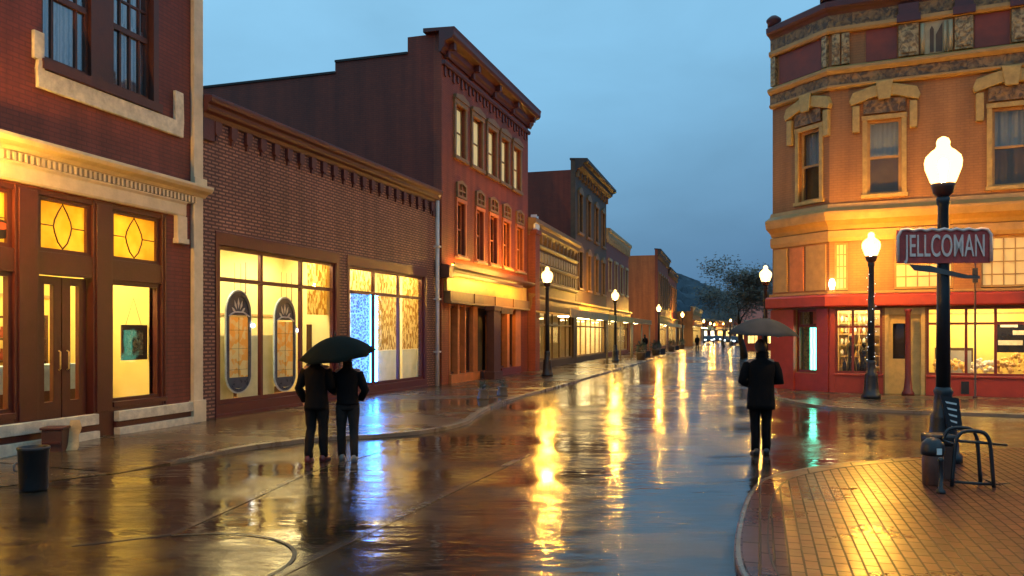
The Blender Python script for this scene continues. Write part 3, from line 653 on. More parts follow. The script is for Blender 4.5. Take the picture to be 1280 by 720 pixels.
        for (p, q) in (((cu, cz+.37), (cu, z1-.05)), ((cu, cz-.36), (cu, z0+.05)), ((cu+.25*wd, cz), (a1-.08, cz)), ((cu-.25*wd, cz), (a0+.08, cz))):
            m.tube([(p[0], .10, p[1]), (q[0], .10, q[1])], .010, 5)
        m.ob('leading', M['lead'], f)
        if i != 1:
            f = MB().ring([(a0,.64),(a1,.64),(a1,2.80),(a0,2.80)], [(a0+.07,.70),(a1-.07,.70),(a1-.07,2.72),(a0+.07,2.72)], -.16, -.06).ob('shop_window', M['maroon_wood'], b)
            MB().fb(a0+.05, a1-.05, .68, 2.74, -.12, -.113).ob('pane', M['glass'], f)
    # double door
    a0, a1 = bays[1]; mid = (a0+a1)/2
    MB().fb(a0, a1, .0, .42, -.5, -.20).ob('door_step', M['maroon_wood'], b)
    for q0, q1 in ((a0+.04, mid-.01), (mid+.01, a1-.04)):
        dz0, dz1 = .44, 2.78
        f = MB().ring([(q0,dz0),(q1,dz0),(q1,dz1),(q0,dz1)], [(q0+.17,dz0+.30),(q1-.15,dz0+.30),(q1-.15,dz1-.13),(q0+.17,dz1-.13)], -.20, -.12).ob('door', M['maroon_wood'], b)
        MB().fb(q0+.15, q1-.13, dz0+.28, dz1-.11, -.165, -.158).ob('pane', M['glass'], f)
        hx = q1-.07 if q0 < mid-.1 and q1 < mid else q0+.08
        MB().tube([(hx, .10, 1.25), (hx, .06, 1.27), (hx, .06, 1.55), (hx, .10, 1.57)], .012, 6).ob('handle', M['goods_gold'], f)
    room(b, s0+.1, s1-.1, .5, 4.10, 2.4, M['room_yellow'], M['ceil_warm'])
    # interior: shelf unit, counter with pale cloth, hung print
    def inside(name, label, cat, u, z, d, build, group=None):
        t = thing(name, label, cat, fr.W(u, z, d), fr.rz, group); build(t); return t
    def shelf(t):
        m = MB(); m.bx(-.7,-.65,-.15,.15,0,1.7); m.bx(.65,.7,-.15,.15,0,1.7)
        for k in range(5): m.bx(-.65,.65,-.15,.15,.03+k*.4,.07+k*.4)
        m.ob('frame', M['brown_wood'], t)
        m = MB()
        for k in range(4):
            for i in range(7):
                x = -.52+i*.175; m.lathe([(.035,.075+k*.4),(.045,.16+k*.4),(.02,.23+k*.4),(.02,.28+k*.4)], x, 0, 8)
        m.ob('jars', M['goods_red'], t)
    inside('display_shelf', 'dark shelf unit of small red jars seen through the glass of the double door', 'shelf', (a0+a1)/2+.9, .5, -2.2, shelf)
    def counter(t):
        MB().bx(-.9,.9,-.25,.25,0,.75).ob('base', M['brown_wood'], t); MB().bx(-.95,.95,-.3,.3,.75,.80).bx(-.95,.95,-.31,-.30,.35,.75).ob('cloth', M['cloth_blue'], t)
    inside('shop_counter', 'shop counter under a pale blue cloth behind the double door', 'counter', (a0+a1)/2+.5, .5, -1.3, counter)
    def art(t):
        w, h = .33, .33
        MB().ring([(-w,-h),(w,-h),(w,h),(-w,h)], [(-w+.09,-h+.09),(w-.09,-h+.09),(w-.09,h-.09),(-w+.09,h-.09)], 0, .03).ob('frame', M['olive_dark'], t)
        MB().fb(-w+.08, w-.08, -h+.08, h-.08, .003, .016).ob('print', M['art_dark'], t)
        MB().tube([(-.2,0,h),(0,0,h+.5),(.2,0,h)], .004, 4).ob('cord', M['lead'], t)
    ua, za = fr.px(167, 428, -.35)
    inside('framed_print', 'square dark framed print hanging in the right window of the maroon shop', 'picture', ua, za, -.35, art)
    ub, zb = fr.px(2, 286, -.04)
    t = inside('window_emblem', 'red and black round emblem on the leftmost transom window', 'emblem', ub, zb, -.09, lambda t: None)
    MB().prism([(.20*math.cos(k*.314), .15*math.sin(k*.314)) for k in range(20)], 0, .012).ob('disc', M['black_metal'], t)
    MB().prism([(.02+.14*math.cos(k*.314), .05+.055*math.sin(k*.314)) for k in range(20)], .013, .02).ob('badge', M['goods_red'], t)
    return fr
F1 = build_b1()

# ---------- tan brick shop
def build_b2():
    fr = Frame((-6.39, 16.42), .34, 1); W = 11.72; Hh = 6.72
    b = building('brick_shop', 'long low tan brick shop with maroon framed windows and stained glass ovals', fr)
    U, Z = fr.U, fr.Z
    g1 = (U(269), U(424)); g2 = (U(433.5), U(533)); z0, z1 = .0, 4.02
    MB().wall(0, W, 0, Hh, [(g1[0], g1[1], z0, z1), (g2[0], g2[1], z0, z1)]).ob('wall', M['tan_brick'], b)
    shell(b, W, 12, Hh, M['tan_brick'], M['roof'])
    m = MB(); m.sweep([(0,6.30),(.05,6.30),(.08,6.40),(.16,6.44),(.18,6.50),(.18,6.56),(.26,6.60),(.28,6.68),(.28,6.74),(-.3,6.78),(-.3,6.723),(0,6.723)], 0, W)
    m.fb(.0, .35, 5.85, 6.30, 0, .07); m.fb(W-.35, W, 5.85, 6.30, 0, .07)
    c = m.ob('cornice', M['red_brown'], b, bevel=.01)
    n = 22
    for i in range(n):
        u = .45 + (W-.9)*i/(n-1)-.1; m = MB()
        m.prism([(u, 6.29), (u, 6.05), (u+.05, 6.0), (u+.12, 6.0), (u+.2, 6.12), (u+.2, 6.29)], 0, .09)
        m.fb(u+.05, u+.12, 5.9, 5.998, 0, .05); m.ob('corbel', M['red_brown'], c)
    zt, zb = 3.02, .36
    for g, xs in ((g1, (330, 379.5)), (g2, (470, 501))):
        m = MB(); m.fb(g[0], g[1], 3.74, z1, -.2, .02); m.fb(g[0], g[0]+.14, zb-.02, 3.74, -.2, .02); m.fb(g[1]-.14, g[1], zb-.02, 3.74, -.2, .02)
        m.fb(g[0], g[1], 0, zb-.02, -.2, .02); m.fb(g[0]-.03, g[1]+.03, .0, .14, .02, .05)
        m.ob('window_surround', M['maroon_frame'], b, bevel=.01)
        storefront(b, [g[0]+.14, U(xs[0]), U(xs[1]), g[1]-.14], [zb-.02, zt, 3.74], M['maroon_frame'], M['glass'], .09, .06)
    room(b, g1[0]-.1, g1[1]+.05, .25, 3.95, 1.5, M['room_pale'], M['ceil_warm'])
    room(b, g2[0]-.05, g2[1]+.1, .25, 3.95, 1.5, M['room_pale'], M['ceil_warm'])
    # downpipe
    ud = W-.10
    m = MB(); m.tube([fr.inv @ fr.W(ud, .05, .10), fr.inv @ fr.W(ud, 6.4, .10)], .07, 10); m.sphere((ud, -.10, 6.62), .14, 12, 8)
    for z in (1.2, 3.0, 4.8): m.fb(ud-.10, ud+.10, z, z+.06, .0, .2)
    m.ob('downpipe', M['white_pipe'], b)
    # stained glass ovals, each hung behind a pane
    def oval(x, y, label):
        d = -.55; u, z = fr.px(x, y, d); t = thing('stained_glass_panel', label, 'stained glass', fr.W(u, z, d), fr.rz, 'stained glass ovals hung in the shop window'); t.scale = (1.1, 1, 1.06)
        w, h = .385, 1.04
        def outl(w, h, k=40):
            o = []
            for i in range(k):
                a = 2*math.pi*i/k; cx, cz = math.cos(a), math.sin(a)
                zc = (h-w) * (1 if cz > 0 else -1) * (0 if abs(cz) < 1e-6 else 1)
                o.append((w*cx, zc + w*cz*(1.25 if cz > 0 else 1.0)))
            return o
        MB().ring(outl(w, h), outl(w-.065, h-.065), 0, .05).ob('rim', M['navy'], t); MB().ring(outl(w+.03, h+.03), outl(w+.002, h+.002), 0, .04).ob('outer_rim', M['pale_blue'], t)
        inn = [(a, min(c, .58) if c > 0 else c) for a, c in outl(w-.08, h-.08)]
        g = MB().prism(inn, .015, .03).ob('amber_glass', M['amber'], t)
        m = MB()
        for q in (-.55, -.1, .3): m.tube([(-w+.08, -.035, q), (w-.08, -.035, q)], .004, 4)
        m.tube([(0, -.035, -.95), (0, -.035, .58)], .004, 4)
        m.ob('leading', M['lead'], t)
        m = MB(); m.prism([((w-.06)*math.cos(a), .62+(.44)*math.sin(a)) for a in [math.pi*i/12 for i in range(13)]], .005, .02); m.ob('fan_ground', M['navy'], t)
        m = MB()
        for a in (25, 57, 90, 123, 155):
            ca, sa = math.cos(math.radians(a)), math.sin(math.radians(a)); px, pz = -sa*.03, ca*.03
            m.prism([(ca*.10, .64+sa*.13), (ca*.18+px, .64+sa*.24+pz), (ca*.235, .64+sa*.36), (ca*.18-px, .64+sa*.24-pz)], .021, .03)
        m.tube([(-w+.05, -.04, .60), (-.14, -.04, .69), (.14, -.04, .69), (w-.05, -.04, .60)], .02, 5)
        m.ob('petals', M['petal'], t)
        m = MB(); m.prism([((w-.06)*math.cos(a), -.72+(.24)*math.sin(a)) for a in [math.pi+math.pi*i/12 for i in range(13)]], .031, .04); m.ob('foot', M['navy'], t)
        MB().tube([(-.1, 0, h+.02), (-.1, 0, 1.75)], .005, 4).tube([(.1, 0, h+.02), (.1, 0, 1.75)], .005, 4).ob('chain', M['lead'], t)
    oval(297, 430, 'stained glass oval with blue rim and amber centre in the leftmost window bay')
    oval(355, 433, 'stained glass oval with blue rim and amber centre in the second window bay')
    for x, y, lb in ((316, 407, 'small bright spotlight beside the first stained glass oval'), (373, 413, 'small bright spotlight beside the second stained glass oval')):
        u, z = fr.px(x, y, -.5); t = thing('spotlight', lb, 'lamp', fr.W(u, z, -.5), fr.rz)
        MB().sphere((0, 0, 0), .05, 10, 6).ob('bulb', M['bulb_cool'], t); MB().tube([(0, .03, .03), (0, .2, .3), (0, .2, 1.5)], .012, 5).ob('arm', M['lead'], t)
    # pale paper low behind the ovals
    for xa, xb, lb in ((276, 328, 'pale frosted screen standing behind the first stained glass oval'), (333, 377, 'pale frosted screen standing behind the second stained glass oval')):
        t = MB().fb(U(xa), U(xb), 0, 1.55, -.82, -.80).ob('frosted_screen', M['frost']); t.matrix_world = Matrix.Translation((0, 0, .26)) @ fr.mat; tag(t, lb, 'screen')
    def hang(xa, xb, za, zb_, d, mat, name, lb, cat, n=None, amp=.02):
        t = folds(U(xa, d), U(xb, d), za, zb_, d, amp, n).ob(name, mat); t.matrix_world = fr.mat.copy(); return tag(t, lb, cat)
    hang(384, 420, 2.35, 3.7, -.4, M['bead'], 'bead_curtain', 'short gold bead curtain in the pane above the dark umbrella', 'curtain')
    hang(383, 421, .3, 2.1, -.9, M['brown_wood'], 'cabinet_screen', 'dark brown screen low in the third window bay behind the couple', 'screen')
    hang(438, 466, .3, 3.0, -.35, M['led_curtain'], 'light_curtain', 'blue white curtain of tiny lights behind the fourth window bay', 'light curtain')
    hang(438, 468, 3.05, 3.7, -.35, M['bead'], 'bead_curtain', 'gold bead valance above the blue white light curtain', 'curtain')
    hang(472, 500, 1.35, 3.7, -.35, M['bead'], 'bead_curtain', 'gold bead curtain right of the bright light tube', 'curtain')
    hang(503, 527, 1.35, 3.7, -.35, M['bead'], 'bead_curtain', 'gold bead curtain in the last bay by the white downpipe', 'curtain')
    hang(472, 500, .3, 1.33, -.40, M['frost'], 'frosted_screen', 'pale frosted screen under the bead curtain right of the light tube', 'screen', amp=.004)
    hang(503, 527, .3, 1.33, -.40, M['frost'], 'frosted_screen', 'pale frosted screen in the last bay by the white downpipe', 'screen', amp=.004)
    t = MB().fb(U(464, -.3), U(471, -.3), .3, 3.0, -.34, -.28).ob('light_tube', M['led_blue']); t.matrix_world = fr.mat.copy()
    tag(t, 'tall bright blue white light tube standing in the shop window', 'light tube')
    return fr
F2 = build_b2()

# ---------- three storey rust brick building
def build_b3():
    fr = Frame((-2.46, 27.95), .32, 1); W = fr.U(660); Hh = 12.35
    b = building('tall_brick_building', 'three storey rust red brick building with deep cornice and narrow windows', fr)
    U, Z = fr.U, fr.Z; holes = []; win3 = []; win2 = []
    for x0, x1 in ((569, 581), (590, 602), (609, 619.5), (625.5, 635), (641, 650)): win3.append((U(x0), U(x1)))
    for x0, x1 in ((571, 580.5), (595, 603.5), (612, 620.5), (628.5, 636.5), (645.5, 653)): win2.append((U(x0), U(x1)))
    for a, c in win3: holes.append((a, c, 8.35, 10.25))
    for a, c in win2: holes.append((a, c, 4.75, 6.70))
    s0, s1 = U(561), U(650); holes.append((s0, s1, .35, 3.35))
    MB().wall(0, W, 0, Hh, holes).ob('wall', M['rust_brick'], b)
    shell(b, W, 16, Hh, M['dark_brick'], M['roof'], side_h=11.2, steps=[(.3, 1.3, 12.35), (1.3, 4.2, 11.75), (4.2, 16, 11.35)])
    m = MB()
    m.bx(-.05, .35, 1.3, 4.2, 11.752, 11.83); m.bx(-.05, .35, 4.2, 16, 11.352, 11.43); m.ob('coping', M['roof'], b)
    m = MB(); m.sweep([(0,11.62),(.08,11.62),(.12,11.72),(.2,11.80),(.22,11.98),(.48,12.06),(.55,12.16),(.55,12.30),(.58,12.44),(-.6,12.50),(-.6,12.352),(0,12.352)], -.25, W+.28)
    c = m.ob('cornice', M['red_brown'], b, bevel=.01)
    for i in range(5):
        u = .15+(W-.5)*i/4; m = MB(); m.prism([(u, 11.98), (u, 11.55), (u+.2, 11.55), (u+.2, 11.98)], .0, .2); m.prism([(u, 12.05), (u, 11.8), (u+.2, 11.8), (u+.2, 12.05)], .2, .42); m.ob('bracket', M['red_brown'], c)
    m = MB(); m.sweep([(0,11.28),(.1,11.28),(.13,11.36),(.13,11.42),(0,11.42)], 0, W)
    for i in range(26): u = .2+(W-.5)*i/25; m.prism([(u, 11.27), (u, 10.95+.12*(i % 2)), (u+.12, 10.9+.12*(i % 2)), (u+.12, 11.27)], 0, .05)
    m.ob('string_course', M['red_brown'], b)
    for a, c in win3:
        pane_window(b, a, c, 8.35, 10.25, M['olive'], M['glow_pale'], 1, 2, .05, .09, .12)
        frame_trim(b, a, c, 8.35, 10.25, .16, .06, M['olive'], 'surround')
        MB().prism([(a-.22, 10.42), (c+.22, 10.42), (c+.15, 10.56), ((a+c)/2, 10.68), (a-.15, 10.56)], 0, .12).ob('hood', M['olive'], b)
    for a, c in win2:
        f = pane_window(b, a, c, 4.75, 6.70, M['orange_paint'], M['old_glass'], 1, 2, .06, .07, .12, curtain=M['blind_brown'], lower=M['dark_room'])  # lower curtain is a dark sheet standing in for the unlit room
        frame_trim(b, a, c, 4.75, 6.70, .12, .05, M['orange_paint'], 'surround')
        m = MB(); m.ring([(a-.1,6.86),(c+.1,6.86),(c+.1,7.40),((a+c)/2,7.52),(a-.1,7.40)], [(a+.02,6.95),(c-.02,6.95),(c-.02,7.32),((a+c)/2,7.40),(a+.02,7.32)], 0, .08); m.fb((a+c)/2-.03, (a+c)/2+.03, 6.95, 7.4, 0, .06); m.fb(a, c, 7.10, 7.16, 0, .055)
        m.ob('hood', M['olive'], b)
        MB().fb(a-.2, c+.2, 4.60, 4.67, 0, .16).ob('sill', M['pale_trim'], b)
    # shop cornice and glazed canopy
    m = MB(); m.sweep([(0,4.02),(.12,4.02),(.3,4.10),(.36,4.18),(.36,4.24),(0,4.28)], -.3, W); m.fb(-.32, .12, 3.8, 4.22, .0, .42); m.ob('shop_cornice', M['brown_wood'], b)
    e = U(655)
    MB().fb(.2, e, 3.36, 3.96, 0, .12).ob('fascia', M['gold_fascia'], b)
    m = MB(); m.fb(.18, e+.02, 2.93, 3.355, 0, .24)
    for i in range(5): u = .2+(e-.2)*i/4; m.fb(u-.03, u+.03, 2.93, 3.36, .24, .27)
    m.sweep([(.24,2.93),(.30,2.93),(.30,2.98),(.24,3.0)], .18, e+.02)
    m.ob('valance', M['canopy_brown'], b)
    MB().fb(.4, U(640), 3.985, 4.012, .22, .29).ob('cove_light', M['cove_yellow'], b); MB().fb(.5, U(628), 4.285, 4.31, .18, .23).ob('cove_light', M['cove_orange'], b); MB().fb(.3, U(645), 3.90, 4.015, .31, .34).ob('cove_lip', M['brown_wood'], b); MB().fb(.3, U(645), 4.24, 4.37, .33, .36).ob('cove_lip', M['brown_wood'], b)
    # shop front
    m = MB()
    cs = [U(x) for x in (561, 570, 579, 589, 597, 611, 626.5, 633.5, 640, 650)]
    m.fb(cs[0], cs[0]+.12, .35, 3.35, -.2, .02)
    for x0, x1 in ((571, 573.5), (580, 581.5), (590.5, 596), (633, 636), (643.5, 650)): m.fb(U(x0), U(x1), .35, 3.35, -.22, .04)
    m.fb(cs[0], cs[-1], 2.86, 3.35, -.2, -.02)
    m.ob('shop_front_frame', M['orange_paint'], b, bevel=.01)
    MB().fb(U(561), U(597), 0, .37, -.18, .10).ob('bulkhead', M['orange_paint'], b); MB().fb(U(626), U(650), .0, .37, -.18, .06).ob('bulkhead', M['red_dark'], b)
    f = MB().ring([(U(612),.12),(U(626),.12),(U(626),2.62),(U(612),2.62)], [(U(613.5),1.5),(U(624.5),1.5),(U(624.5),2.45),(U(613.5),2.45)], -.2, -.12).ob('door', M['orange_paint'], b)
    MB().fb(U(613.3), U(624.7), 1.48, 2.47, -.17, -.16).ob('panel', M['orange_paint'], f); MB().fb(U(622), U(624.3), 1.0, 1.06, -.12, -.06).fb(U(623.4), U(624.3), 1.06, 1.3, -.12, -.08).ob('handle', M['black_metal'], f)
    storefront(b, [cs[0]+.12, U(572), U(581), U(590.5)], [.37, 2.86], M['brown_wood'], M['glass'], .08, .12)
    storefront(b, [U(627), U(634.5), U(643.5)], [.37, 2.86], M['brown_wood'], M['glass'], .08, .12)
    room(b, s0, U(597), .3, 3.3, 2.2, M['dark_room'], M['ceil_soft'], frac=.25)
    room(b, U(627), s1, .3, 3.3, 2.0, M['dark_room'], M['ceil_soft'], lit=False)
    MB().bx(U(597), U(612), .3, .36, .0, 2.86).bx(U(612), U(627), .5, .56, 0, 2.86).ob('lobby_wall', M['dark_room'], b)
    t = folds(U(573.5, -.3), U(580, -.3), .5, 2.8, -.4).ob('bead_curtain', M['bead']); t.matrix_world = fr.mat.copy(); tag(t, 'narrow gold curtain in the shop front of the three storey building', 'curtain')
    m = MB(); m.fb(U(599), U(608), .0, 2.93, .30, .62); m.fb(U(598), U(609), 0, .35, .25, .67); m.fb(U(598), U(609), 2.75, 2.93, .25, .67); m.ob('canopy_post', M['brown_wood'], b, bevel=.015)
    u0, u1 = U(607), U(622); MB().fb(u0, u1, 2.66, 2.88, .62, .68).ob('hanging_board', M['olive_dark'], b)
    return fr
F3 = build_b3()

# ---------- generic far left buildings
def ornate(name, label, O, tan, W, Hh, wall_m, trim_m, floors, shop_m, shop_lit, canopy=None, cols=3, side_m=None, D=12, corn=.55, lit_up=None, corn_m=None, cd=2.0, posts=True, arched=False, group=None):
    fr = Frame(O, tan, 1); b = building(name, label, fr, group)
    holes = []; wins = []
    for (z0, z1) in floors:
        for i in range(cols):
            cu = W*(i+.5)/cols; w = min(1.1, W/cols*.42); holes.append((cu-w/2, cu+w/2, z0, z1)); wins.append((cu-w/2, cu+w/2, z0, z1))
    s0, s1 = .5, W-.5; holes.append((s0, s1, .4, 3.0))
    MB().wall(0, W, 0, Hh, holes).ob('wall', wall_m, b)
    shell(b, W, D, Hh, side_m or wall_m, M['roof'], side_h=Hh-.6)
    c = MB().sweep([(0,Hh-.75),(.06,Hh-.75),(.1,Hh-.6),(corn*.6,Hh-.42),(corn*.65,Hh-.25),(corn,Hh-.15),(corn,Hh+.05),(-.35,Hh+.12),(-.35,Hh+.003),(0,Hh+.003)], -.06, W+.06).ob('cornice', corn_m or trim_m, b)
    k = max(4, int(W/.9))
    for i in range(k): u = .15+(W-.5)*i/(k-1); MB().prism([(u, Hh-.45), (u, Hh-1.0), (u+.16, Hh-1.0), (u+.16, Hh-.45)], 0, .18).ob('bracket', trim_m, c)
    for a, e, z0, z1 in wins:
        pane_window(b, a, e, z0, z1, trim_m, lit_up or M['old_glass'], 1, 2, .05, .08, .12)
        m = MB(); m.fb(a-.15, a, z0, z1, 0, .07); m.fb(e, e+.15, z0, z1, 0, .07); m.fb(a-.25, e+.25, z0-.14, z0, 0, .14)
        if arched: m.prism([(a-.2, z1), (e+.2, z1), (e+.2, z1+.15), ((a+e)/2+.2, z1+.42), ((a+e)/2-.2, z1+.42), (a-.2, z1+.15)], 0, .12)
        else: m.fb(a-.22, e+.22, z1, z1+.2, 0, .13)
        m.ob('surround', trim_m, b)
    n = max(3, int(W/1.8)); cols_ = [s0 + (s1-s0)*i/n for i in range(n+1)]
    storefront(b, cols_, [.4, 2.3, 3.0], trim_m, M['glass'], .1, .1)
    room(b, s0, s1, .35, 3.0, 2.4, M['room_cream'], shop_lit, frac=.6)
    m = MB(); m.sweep([(0,3.02),(.14,3.02),(.2,3.3),(.2,3.55),(.34,3.65),(.34,3.75),(0,3.8)], 0, W); m.ob('shop_fascia', shop_m, b)
    if canopy:
        m = MB(); m.add([(.1,0,3.0),(W-.1,0,3.0),(W-.1,-cd,2.75),(.1,-cd,2.75),(.1,0,2.92),(W-.1,0,2.92),(W-.1,-cd,2.67),(.1,-cd,2.67)], [(0,1,2,3),(7,6,5,4),(0,3,7,4),(1,5,6,2),(3,2,6,7),(0,4,5,1)])
        cn = m.ob('canopy', canopy, b)
        MB().fb(.08, W-.08, 2.62, 3.02, cd, cd+.06).ob('valance', canopy, cn)
        for q in (.25, .75): MB().bx(W*q-.4, W*q+.4, -cd*.65, -cd*.45, 2.70, 2.74).ob('canopy_light', M['ceil_warm'], cn)
        if posts:
            for q in (.02, .5, .98): MB().tube([(W*q+(.5-q)*.2, -cd+.1, 0), (W*q+(.5-q)*.2, -cd+.1, 2.7)], .06, 8).ob('canopy_post', M['pale_trim'], b)
    return fr, b
F4a = None
def build_b4a():
    fr, b = ornate('ornate_shop', 'low ornate olive shop with layered cornice, beside the rust three storey building', (F3.W(F3.U(660)+.05, 0).x, F3.W(F3.U(660)+.05, 0).y), .285, 11.3, 7.3, M['olive_dark'], M['olive'], [], M['olive'], M['ceil_dim'], M['canopy_tan'], cols=1, corn=.4, posts=False)
    W = 11.3
    m = MB()
    for z in (6.1, 5.2, 4.3): m.sweep([(0,z),(.12,z),(.2,z+.08),(.2,z+.14),(0,z+.2)], .9, W)
    c = m.ob('string_course', M['pale_trim'], b)
    for k in range(16):
        m = MB(); u = 1.2+(W-1.6)*k/15; m.prism([(u, 5.95), (u+.25, 5.95), (u+.32, 5.7), (u+.25, 5.45), (u, 5.45), (u-.07, 5.7)], 0, .09); m.ob('relief_panel', M['pale_trim'], b); MB().fb(u, u+.14, 4.6, 5.15, 0, .08).ob('baluster', M['pale_trim'], b)
    m = MB(); m.fb(0, .85, 0, 6.6, 0, .35); m.fb(-.06, .92, 6.6, 6.8, 0, .42); m.ob('pilaster', M['rust_brick'], b)
    m = MB(); m.prism([(.1, 6.8), (.75, 6.8), (.85, 7.05), (.62, 7.2), (.6, 7.5), (.42, 7.3), (.28, 7.55), (.22, 7.2), (0, 7.1)], .05, .35); m.ob('finial', M['petal'], b)
    return fr
F4a = build_b4a()
e = F4a.W(11.35, 0)
F4b, B4b = ornate('narrow_tall_building', 'tall narrow olive brown building with heavy flat cornice and lit canopy', (e.x, e.y), .29, 11.4, 12.5, M['olive_dark'], M['olive'], [(8.2, 10.6), (4.7, 7.0)], M['gold_fascia'], M['ceil_warm'], M['gold_fascia'], 4, M['dark_brick'], corn=.75, arched=True, corn_m=M['soffit_dark'])
e = F4b.W(11.45, 0)
F4c, B4c = ornate('red_shop', 'two storey dark red shop with tan cornice beyond the tall narrow building', (e.x, e.y), .285, 12.4, 9.7, M['maroon_panel'], M['pale_trim'], [(5.2, 7.4)], M['red_dark'], M['ceil_soft'], M['canopy_brown'], 4, M['dark_brick'], corn=.3)
F4d, B4d = ornate('orange_brick_building', 'orange brick building with plain side wall and tall windows down the street', (15.3, 84), .277, 14, 10.7, M['rust_brick'], M['olive'], [(4.8, 8.2)], M['gold_trim'], M['ceil_warm'], M['canopy_tan'], 5, cd=1.0, side_m= M['lamplit_side'], corn=.35, corn_m=M['soffit_dark'])
e = F4d.W(14.05, 0)
F4e, B4e = ornate('buff_brick_building', 'lower buff building adjoining the orange brick building down the street', (e.x, e.y), .277, 15, 9.9, M['rust_brick'], M['olive'], [(4.8, 7.8)], M['gold_trim'], M['ceil_warm'], M['canopy_tan'], 5, cd=1.0, side_m= M['lamplit_side'], corn=.35, corn_m=M['soffit_dark'])
e = F4e.W(16, 0)
ornate('far_shop', 'small lit shop past the buff building at the end of the left row', (e.x+2.2, e.y), .29, 22, 5.6, M['ochre'], M['pale_trim'], [], M['goods_red'], M['ceil_warm'], M['canopy_tan'], 5, corn=.4, posts=False)
# ---------- far end of the street, facing the camera
def far_block(x0, x1, D, ytop, mat, label, lit, roof=None):
    X0, X1 = at(x0, D), at(x1, D); W = X1-X0; Hh = zz(ytop, D); fr = Frame((X0, D), .957, -.287); b = building('distant_shop', label, fr)
    n = max(2, int(W/4)); holes = []
    for i in range(n): holes.append((W*(i+.18)/n, W*(i+.82)/n, .7, 2.7))
    MB().wall(0, W, 0, Hh, holes).ob('wall', mat, b); shell(b, W, 8, Hh, mat, M['roof'])
    for h in holes: pane_window(b, h[0], h[1], h[2], h[3], M['brown_wood'], lit, 3, 2, .06, .1, .1)
    m = MB(); m.add([(0,0,3.4),(W,0,3.4),(W,-1.6,2.9),(0,-1.6,2.9),(0,0,3.3),(W,0,3.3),(W,-1.6,2.8),(0,-1.6,2.8)], [(0,1,2,3),(7,6,5,4),(0,3,7,4),(1,5,6,2),(3,2,6,7),(0,4,5,1)]); m.ob('awning', M['canopy_tan'], b)
    if roof: MB().sweep([(.8,Hh-.3),(.9,Hh-.2),(-3,Hh+2.4),(-7.5,Hh),(-7.5,Hh-.1)], -.4, W+.4).ob('pitched_roof', roof, b)
    else: MB().sweep(cornice_prof(Hh-.5, Hh+.1, .4), 0, W).ob('cornice', M['pale_trim'], b)
far_block(857, 876, 215, 398, M['ochre'], 'distant buff shop behind the last left street lamp', M['lit_far'])
far_block(877, 894, 225, 399, M['rust_brick'], 'distant rust brick shop with lit windows left of the tree', M['lit_white'])
far_block(895, 915, 205, 401, M['ochre'], 'distant low ochre shop under the left edge of the tree', M['lit_far'])
far_block(917, 948, 150, 396, M['rust_brick'], 'distant brick shop under the middle of the tree crown', M['lit_far'])
far_block(930, 972, 88, 403, M['red_paint'], 'red roofed pavilion behind the pale umbrella', M['lit_far'], M['goods_red'])

